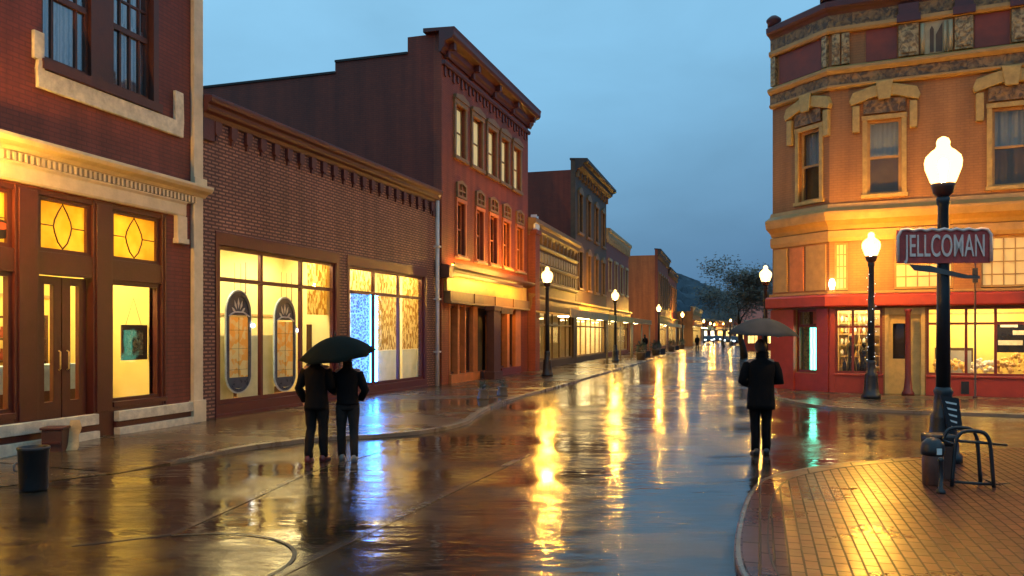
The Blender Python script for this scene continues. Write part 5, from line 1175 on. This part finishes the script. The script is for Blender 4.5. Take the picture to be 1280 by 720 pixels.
# ================================================================== CARS far down the street
def make_car(paint, label):
    t = thing('car', label, 'car', (0,0,0), 0, 'cars far down the street')
    m = MB(); prof = [(-2.1,.35),(2.1,.35),(2.15,.75),(1.2,.92),(.6,1.42),(-1.0,1.45),(-1.7,.98),(-2.15,.9)]
    n = len(prof); v = [(-.85, y, z) for y, z in prof] + [(.85, y, z) for y, z in prof]
    m.add(v, [(i,(i+1)%n,n+(i+1)%n,n+i) for i in range(n)]+[tuple(range(n))[::-1], tuple(range(n,2*n))]); m.ob('body', paint, t, bevel=.08)
    MB().add([(-.7,-1.12,.98+.02),(.7,-1.12,1.0),(.62,-.62-.02,1.38),(-.62,-.64,1.38)], [(0,1,2,3)]) if False else None
    m = MB(); m.bx(-.72,.72,.68,.70,.95,1.3); m.ob('windscreen', M['bottle_dark'], t)
    for x in (-.8, .8):
        for y in (-1.3, 1.3):
            m = MB(); m.tube([(x-.1,y,.32),(x+.1,y,.32)], .32, 14); m.ob('wheel', M['tyre'], t)
    for x in (-.6, .6):
        MB().bx(x-.14, x+.14, 2.13, 2.2, .6, .76).ob('headlight', M['headlamp'], t); MB().bx(x-.14, x+.14, -2.22, -2.14, .68, .82).ob('tail_light', M['tail'], t)
    return t
car0 = make_car(M['car_dark'], 'dark car with lit headlights far off, leftmost of the cars under the tree')
for i, (x, D, rz, lb) in enumerate(((886, 150, 180, None), (897, 165, 178, 'dark car with lit headlights in the middle of the far road'), (909, 140, 184, 'dark car with lit headlights right of the far road centre'), (921, 128, 184, 'dark car with lit headlights nearest the pale umbrella'))):
    o = car0 if i == 0 else copy_tree(car0)
    if lb: o['label'] = lb
    o.location = (at(x, D), D, 0); o.rotation_euler.z = math.radians(rz-15)

# ================================================================== TREES
def make_tree(name, label, loc, H, R, seed, leaves=2600, group=None, wide=1.5):
    r = random.Random(seed); t = thing(name, label, 'tree', loc, 0, group); wood = MB(); lf = MB(); tips = []
    def grow(p, d, L_, rad, lev):
        pts = [p]; rs = [rad]; q = p.copy(); dd = d.copy()
        for k in range(4):
            dd = (dd + Vector((r.uniform(-.22,.22), r.uniform(-.22,.22), r.uniform(-.05,.18)))).normalized(); q = q + dd*L_/4; pts.append(q.copy()); rs.append(rad*(1-.16*(k+1)))
        wood.tube(pts, rs, 7 if lev < 2 else 4)
        if lev >= 1: tips.extend(pts[1:])
        if lev < 5:
            for _ in range(3 if lev < 4 else 2):
                a = r.uniform(0, 6.28); side = Vector((math.cos(a), math.sin(a), 0)); nd = (dd*r.uniform(.5, 1.0) + side*r.uniform(.5, 1.0) + Vector((0,0,.22))).normalized()
                grow(pts[r.choice((2, 3, 4))], nd, L_*r.uniform(.6, .82), rs[-1]*.72, lev+1)
    grow(Vector((0,0,0)), Vector((0,0,1)), H*.34, H*.028/wide**.7, 0)
    wood.ob('trunk', M['bark'], t)
    for _ in range(leaves):
        c_ = r.choice(tips) + Vector((r.gauss(0,.22), r.gauss(0,.22), r.gauss(0,.2)))*H/9
        if r.random() < .25 and c_.z > H*.8: continue
        q = Vector((r.gauss(0,1), r.gauss(0,1), r.gauss(0,1))).normalized(); s_ = q.orthogonal().normalized(); k = r.uniform(.06, .15)*H/9
        lf.add([c_-s_*k*.5, c_+q*k*.4, c_+s_*k*.5, c_+q*k*1.3], [(0,1,2,3)])
    lf.ob('crown', M['leaf'], t)
    t.scale = (wide, wide, 1); return t
make_tree('street_tree', 'broad half bare tree rising behind the pale umbrella and the corner building', (at(930, 62), 62, 0), 9.2, 3, 4, 11500, None, 1.75)
make_tree('street_tree', 'smaller dark tree half hidden by the corner building edge', (at(962, 70), 72, 0), 9.4, 3, 9, 4200, None)
make_tree('street_tree', 'distant dark tree left of the broad half bare tree', (at(905, 110), 110, 0), 7.2, 3, 14, 2600, None)
make_tree('street_tree', 'distant dark tree above the far shops at the end of the road', (at(915, 135), 135, 0), 9.5, 3, 21, 2600, None)

# ================================================================== PEOPLE
def skin_mesh(name, joints, edges, mat, parent, root=0, sub=2):
    me = bpy.data.meshes.new(name); me.from_pydata([j[0] for j in joints], edges, []); o = bpy.data.objects.new(name, me); C.objects.link(o)
    o.modifiers.new('skin', 'SKIN')
    dat = me.skin_vertices[0].data if me.skin_vertices else None
    if dat is None:
        bpy.context.view_layer.objects.active = o; dat = me.skin_vertices[0].data
    for i, j in enumerate(joints):
        rr = j[1] if isinstance(j[1], tuple) else (j[1], j[1]); dat[i].radius = rr; dat[i].use_root = (i == root)
    s = o.modifiers.new('sub', 'SUBSURF'); s.levels = sub; s.render_levels = sub
    me.materials.append(mat); o.parent = parent
    for p in me.polygons: p.use_smooth = True
    return o
def freeze(o):                                   # bake the modifiers into the mesh
    dg = bpy.context.evaluated_depsgraph_get(); me = bpy.data.meshes.new_from_object(o.evaluated_get(dg)); o.modifiers.clear(); o.data = me
    me.polygons.foreach_set('use_smooth', [True]*len(me.polygons)); return o
def person(label, loc, rz, h, legs, arms, coat, trou, shoe, hem=.80, coat_w=1.0, hands=True, collar=None, group=None):
    """legs: ((knee),(ankle)) for left/right; arms: ((elbow),(wrist),(finger dir))"""
    t = thing('person', label, 'person', loc, rz, group); k = h/1.75
    S = lambda p: (p[0]*k, p[1]*k, p[2]*k)
    J = []; E = []
    def add(p, r, par=None):
        J.append((S(p), tuple(x*k for x in r) if isinstance(r, tuple) else r*k)); i = len(J)-1
        if par is not None: E.append((par, i))
        return i
    pel = add((0,0,.95), (.15,.11)); wa = add((0,0,1.12), (.135,.095), pel); ch = add((0,.0,1.32), (.165,.11), wa); nk = add((0,.0,1.47), (.06,.06), ch); nk2 = add((0,.01,1.54), (.052,.055), nk)
    hb = add((0,.025,1.61), (.066,.082), nk2); ht = add((0,.012,1.70), (.068,.086), hb); add((0,.005,1.745), (.035,.045), ht)
    no = add((0,.115,1.635), .014, hb)
    for s in (-1, 1): add((s*.082,.005,1.64), .014, hb)
    for s, (kn, an) in zip((-1, 1), legs):
        hp = add((s*.09,0,.90), .095, pel); th = add(((s*.09+kn[0])/2, kn[1]/2, .70), .082, hp); kv = add(kn, .058, th); cf = add(((kn[0]*.6+an[0]*.4), kn[1]*.6+an[1]*.4-.01, kn[2]*.62+an[2]*.38), .056, kv); av = add(an, .04, cf); add((an[0]+s*.01, an[1]+.13, max(.03, an[2]-.05)), (.04,.028), av)
    for s, (el, wr, fd) in zip((-1, 1), arms):
        sh = add((s*.165,0,1.41), .07, ch); ev = add(el, .045, sh); wv = add(wr, .029, ev)
        f = Vector(fd).normalized(); pm = Vector(wr)+f*.055; pv = add(tuple(pm), (.038,.022), wv)
        sd = f.orthogonal().normalized() if abs(f.z) < .9 else Vector((0,1,0))
        cr = f.cross(sd).normalized()
        for q, L_ in ((-.03,.065),(-.01,.08),(.01,.075),(.03,.058)):
            a = pm+f*.045+sd*q; b_ = a+f*L_*.55+cr*s*.004; c_ = b_+f*L_*.35-cr*.022
            i1 = add(tuple(a), .0095, pv); i2 = add(tuple(b_), .0085, i1); add(tuple(c_), .007, i2)
        a = pm+sd*-.042; i1 = add(tuple(a), .011, pv); add(tuple(a+f*.045-sd*.018), .009, i1)
    freeze(skin_mesh('body', J, E, M['skin'], t))
    # trousers
    def loft(m, rings, n=22, p=2.4):
        v = []; fs = []
        for (z, cx, cy, rx, ry) in rings:
            for q in range(n):
                a = 2*math.pi*q/n; c_, s_ = math.cos(a), math.sin(a)
                v.append(S((cx+rx*math.copysign(abs(c_)**(2/p), c_), cy+ry*math.copysign(abs(s_)**(2/p), s_), z)))
        for i_ in range(len(rings)-1):
            for q in range(n): fs.append((i_*n+q, i_*n+(q+1)%n, (i_+1)*n+(q+1)%n, (i_+1)*n+q))
        m.add(v, fs+[tuple(range(n))[::-1], tuple(len(v)-n+q for q in range(n))], True)
    def wrinkle(o, amp, seed):
        r = random.Random(seed); a_, b_, c_ = r.uniform(0,6), r.uniform(0,6), r.uniform(0,6)
        o.data.update()
        for v in o.data.vertices:
            n_ = (math.sin(v.co.z*31+v.co.x*24+a_)+.7*math.sin(v.co.z*53-v.co.x*19+v.co.y*25+b_)+.5*math.sin(v.co.x*61+v.co.z*12+c_))*amp
            v.co += v.normal*n_
    m = MB(); loft(m, [(.80,0,0,.13,.10),(.86,0,0,.175,.13),(.98,0,0,.165,.12)])
    for s, (kn, an) in zip((-1, 1), legs):
        hip = Vector((s*.088, 0, .90)); kv = Vector(kn); av = Vector(an)
        pts = [hip] + [hip.lerp(kv, q) for q in (.2,.4,.6,.8)] + [kv] + [kv.lerp(av, q)+Vector((0,-.018*math.sin(math.pi*q),0)) for q in (.2,.4,.6,.8)] + [av+Vector((0,0,-.02))]
        m.tube([S(p) for p in pts], [k*x for x in (.098,.100,.095,.088,.080,.073,.072,.071,.068,.064,.063)], 14)
    o = m.ob('trousers', trou, t); wrinkle(o, .0035*k, int(loc[0]*100))
    for s, (kn, an) in zip((-1, 1), legs):
        m = MB(); ring_ = []
        for (y, w, z1, z0) in ((-.085,.034,.085,0), (-.06,.045,.105,0), (-.01,.046,.11,0), (.06,.047,.085,0), (.12,.048,.062,0), (.165,.040,.045,.003), (.188,.018,.03,.008)):
            zb = max(0, an[2]-.09); x = an[0]+s*y*.08
            ring_.append([(x-w, an[1]+y, zb+z0), (x+w, an[1]+y, zb+z0), (x+w*.96, an[1]+y, zb+(z0+z1)*.6), (x+w*.5, an[1]+y, zb+z1), (x-w*.5, an[1]+y, zb+z1), (x-w*.96, an[1]+y, zb+(z0+z1)*.6)])
        v = [S(p) for r_ in ring_ for p in r_]; fs = []
        for i in range(len(ring_)-1):
            for q in range(6): fs.append((i*6+q, i*6+(q+1)%6, (i+1)*6+(q+1)%6, (i+1)*6+q))
        m.add(v, fs+[(0,1,2,3,4,5)[::-1], tuple(len(v)-6+q for q in range(6))], True); m.ob('shoe', shoe, t)
    # jacket or coat: body + sleeves
    m = MB(); cw = coat_w; zs = hem
    mids = [(zs+(1.0-zs)*q, 0, -.004, (.196-.014*q)*cw, .150-.012*q) for q in (0,.25,.5,.75,1)]
    loft(m, [(zs+.012,0,-.004,.17*cw,.125)] + mids + [(1.08,0,-.004,.178*cw,.134),(1.18,0,-.006,.184*cw,.138),(1.28,0,-.010,.198*cw,.142),(1.36,0,-.012,.205*cw,.132),(1.415,0,-.010,.185*cw,.112),(1.45,0,-.006,.125*cw,.095),(1.475,0,-.002,.085,.082),(1.50,0,.0,.074,.078),(1.575,0,.006,.072,.078),(1.577,0,.006,.057,.062)])
    for s, (el, wr, fd) in zip((-1, 1), arms):
        a_ = Vector((s*.12*cw, -.01, 1.385)); b_ = Vector((s*.195*cw, -.01, 1.365)); ev = Vector(el); wv = Vector(wr)
        pts = [a_, b_, b_.lerp(ev, .35), b_.lerp(ev, .7), ev, ev.lerp(wv, .35), ev.lerp(wv, .7), wv]
        m.tube([S(p) for p in pts], [k*x for x in (.062,.078,.076,.070,.066,.062,.056,.052)], 14)
    o = m.ob('coat', coat, t); wrinkle(o, .004*k, int(loc[0]*70+5))
    # hair cap
    m = MB(); v = []
    n1, n2 = 14, 8
    for i in range(n2+1):
        ph = math.pi*.5*i/n2*1.42
        for q in range(n1):
            a = 2*math.pi*q/n1; back = (1-math.sin(a))/2
            lim = ph*(1.0 if back > .5 else .62+back*.7)
            v.append((.080*math.sin(lim)*math.cos(a)*k, (.012+.101*math.sin(lim)*math.sin(a))*k, (1.668+.098*math.cos(lim)-(.02 if back > .5 else 0)*(i/n2))*k))
    fs = [(i*n1+q, i*n1+(q+1)%n1, (i+1)*n1+(q+1)%n1, (i+1)*n1+q) for i in range(n2) for q in range(n1)]
    m.add(v, fs, True); hh = m.ob('hair', M['hair'], t)
    so = hh.modifiers.new('thick', 'SOLIDIFY'); so.thickness = .012; so.offset = 1
    for s in (-1, 1):
        MB().sphere((s*.03*k, .105*k, 1.655*k), .011*k, 8, 6).ob('eye', M['petal'], t)
    return t
def umbrella(label, loc, tilt, R_, H_, cloth, shaft_len, handle=True, edge=None):
    t = thing('umbrella', label, 'umbrella', loc); t.rotation_euler = tilt
    n, mrg = 8, 7; v = [(0,0,0)]; fs = []
    K = n*4
    for i in range(1, mrg+1):
        q = i/mrg
        for j in range(K):
            a = 2*math.pi*j/K; fr_ = (j % 4)/4; sag = math.sin(math.pi*fr_); rr = R_*q*(1-.075*sag*q); z = -H_*(q**1.9)+ .010*sag*q
            v.append((rr*math.cos(a), rr*math.sin(a), z))
    for j in range(K): fs.append((0, 1+j, 1+(j+1) % K))
    for i in range(mrg-1):
        for j in range(K): fs.append((1+i*K+j, 1+(i+1)*K+j, 1+(i+1)*K+(j+1)%K, 1+i*K+(j+1)%K))
    o = MB().add(v, fs, True).ob('canopy', cloth, t); so = o.modifiers.new('thick', 'SOLIDIFY'); so.thickness = .004
    MB().lathe([(.012,-.01),(.012,.03),(.006,.07)], 0, 0, 8).ob('ferrule', M['black_metal'], t)
    for j in range(n):
        a = 2*math.pi*j/n; pts = [(R_*q*math.cos(a), R_*q*math.sin(a), -H_*(q**1.9)-.008) for q in (.02,.3,.6,.8,1.01)]
        MB().tube(pts, .0035, 4).ob('rib', M['steel'], t)
    m = MB(); m.tube([(0,0,0), (0,0,-shaft_len)], .007, 6); m.ob('shaft', M['steel'], t)
    m = MB(); m.tube([(0,0,-shaft_len+.02), (0,0,-shaft_len-.10), (.015,0,-shaft_len-.135), (.045,0,-shaft_len-.14), (.06,0,-shaft_len-.11)], .012, 8); m.ob('handle', M['black_metal'], t)
    return t
# the couple walking away under one dark umbrella
D1 = 11.55
cl = Vector((at(396, D1), D1, 0)); cr_ = Vector((at(434.5, D1+.1), D1+.1, 0))
person('person on the left under the dark umbrella, brown jacket, dark trousers, red shoes', (cl.x, cl.y, .0), math.radians(-8), 1.66,
       (((-.10,.02,.50),(-.09,-.10,.095)), ((.085,.05,.50),(.075,.10,.085))),
       (((-.27,-.03,1.12),(-.23,.08,.92),(.1,.1,-1)), ((.22,.0,1.15),(.16,.20,1.17),(.1,.6,.5))), M['coat_brown'], M['trousers'], M['red_shoe'], .80, .92)
person('person on the right under the dark umbrella, black jacket, worn jeans, pale shoes', (cr_.x, cr_.y, .0), math.radians(10), 1.60,
       (((-.10,.06,.50),(-.09,.12,.085)), ((.10,.0,.50),(.105,-.13,.10))),
       (((-.24,.02,1.13),(-.20,.18,1.08),(.1,.8,.0)), ((.27,-.03,1.12),(.21,.10,.97),(-.5,.6,-.3))), M['coat_black'], M['jeans'], M['pale_shoe'], .90, .92)
ux = at(419.5, D1); umbrella('wide black green umbrella over the couple', (ux, D1-.02, zz(421, D1)), (math.radians(10), math.radians(-8), .2), .56, .27, M['umb_dark'], .72)
# the lone person under a pale umbrella
D2 = 12.25
person('person alone in long black coat and black trousers under the pale umbrella', (at(951, D2), D2, 0), math.radians(-5), 1.74,
       (((-.085,.015,.50),(-.085,-.02,.085)), ((.085,.03,.50),(.085,.03,.085))),
       (((-.285,-.01,1.13),(-.15,.17,1.06),(.8,.4,.1)), ((.285,-.01,1.13),(.10,.19,1.12),(-.6,.5,.3))), M['coat_black'], M['coat_black'], M['black_shoe'], .70, 1.08)
uo = umbrella('pale grey umbrella held by the lone person in black', (at(957.5, D2), D2+.13, zz(397.5, D2)), (math.radians(4), math.radians(1), .1), .56, .25, M['umb_grey'], .92)
# distant walkers
for x, D, hh, lb in ((871.5, 88, 1.7, 'tiny distant person in black walking on the road by the last left lamps'), (806, 70, 1.7, 'distant person in dark clothes on the pavement before the orange brick building')):
    person(lb, (at(x, D), D, 0 if x > 860 else PZ), .3, hh, (((-.10,.05,.50),(-.09,.1,.085)), ((.10,.0,.50),(.10,-.12,.10))), (((-.25,0,1.13),(-.24,.06,.9),(0,.1,-1)), ((.25,0,1.13),(.24,.06,.9),(0,.1,-1))), M['coat_black'], M['trousers'], M['black_shoe'], .85)

# ================================================================== WORLD, SUN, CAMERA
w = bpy.data.worlds.new('World'); SC.world = w; w.use_nodes = True; nt = w.node_tree; N = nt.nodes.new; L = nt.links.new
bg = nt.nodes['Background']
sky = N('ShaderNodeTexSky'); sky.sky_type = 'NISHITA'; sky.sun_disc = False; sky.sun_elevation = math.radians(3); sky.sun_rotation = math.radians(215)
sky.air_density = 2; sky.dust_density = 2
tc = N('ShaderNodeTexCoord'); sx = N('ShaderNodeSeparateXYZ'); L(tc.outputs['Generated'], sx.inputs[0])
# rain cloud deck: thicker and darker towards the horizon, brighter where it thins overhead and to the left
ax = N('ShaderNodeMath'); ax.operation = 'MULTIPLY_ADD'; ax.inputs[1].default_value = -.22; L(sx.outputs['X'], ax.inputs[0]); L(sx.outputs['Z'], ax.inputs[2])
rp = N('ShaderNodeValToRGB'); cr = rp.color_ramp; cr.elements[0].position = -.0; cr.elements[0].color = (.095,.225,.40,1); cr.elements[1].position = .58; cr.elements[1].color = (.32,.68,.98,1)
e = cr.elements.new(.10); e.color = (.150,.335,.54,1); e = cr.elements.new(.28); e.color = (.245,.55,.83,1)
L(ax.outputs[0], rp.inputs['Fac'])
cn = N('ShaderNodeTexNoise'); cn.inputs['Scale'].default_value = 2.6; cn.inputs['Detail'].default_value = 7; cn.inputs['Roughness'].default_value = .55; cn.inputs['Distortion'].default_value = .3
mp = N('ShaderNodeMapping'); mp.inputs['Scale'].default_value = (1, 1, 2.6); L(tc.outputs['Generated'], mp.inputs[0]); L(mp.outputs[0], cn.inputs['Vector'])
mr = N('ShaderNodeMapRange'); mr.inputs['From Min'].default_value = .3; mr.inputs['From Max'].default_value = .7; mr.inputs['To Min'].default_value = .91; mr.inputs['To Max'].default_value = 1.10
L(cn.outputs['Fac'], mr.inputs['Value'])
mx = N('ShaderNodeMix'); mx.data_type = 'RGBA'; mx.blend_type = 'MULTIPLY'; mx.inputs['Factor'].default_value = 1; L(rp.outputs['Color'], mx.inputs[6]); L(mr.outputs['Result'], mx.inputs[7])
sc_ = N('ShaderNodeMix'); sc_.data_type = 'RGBA'; sc_.blend_type = 'MULTIPLY'; sc_.inputs['Factor'].default_value = 1; sc_.inputs[7].default_value = (.05,.05,.05,1); L(sky.outputs[0], sc_.inputs[6])
fm_ = N('ShaderNodeMix'); fm_.data_type = 'RGBA'; fm_.inputs['Factor'].default_value = .92; L(sc_.outputs[2], fm_.inputs[6]); L(mx.outputs[2], fm_.inputs[7])
L(fm_.outputs[2], bg.inputs['Color']); bg.inputs['Strength'].default_value = 1.0
sd = bpy.data.lights.new('sun', 'SUN'); sd.energy = .08; sd.angle = math.radians(30); sd.color = (1, .93, .86); so = bpy.data.objects.new('sun', sd); C.objects.link(so)
so.rotation_euler = (math.radians(60), 0, math.radians(35))

cam = bpy.data.cameras.new('camera'); co = bpy.data.objects.new('camera', cam); C.objects.link(co); SC.camera = co
co.location = (0, 0, CH); co.rotation_euler = (math.pi/2, 0, 0); cam.sensor_width = 36; cam.lens = FPX*36/1280; cam.shift_y = (HY-360)/1280; cam.clip_end = 5000; cam.clip_start = .05
SC.view_settings.view_transform = 'Standard'; SC.view_settings.look = 'None'; SC.view_settings.gamma = 1; SC.view_settings.exposure = 0
SC.render.engine = 'CYCLES'; cy = SC.cycles; cy.use_denoising = True; cy.max_bounces = 7; cy.diffuse_bounces = 3; cy.glossy_bounces = 4; cy.transmission_bounces = 4; cy.transparent_max_bounces = 10
cy.sample_clamp_indirect = 6; cy.caustics_reflective = False; cy.caustics_refractive = False; cy.use_light_tree = True
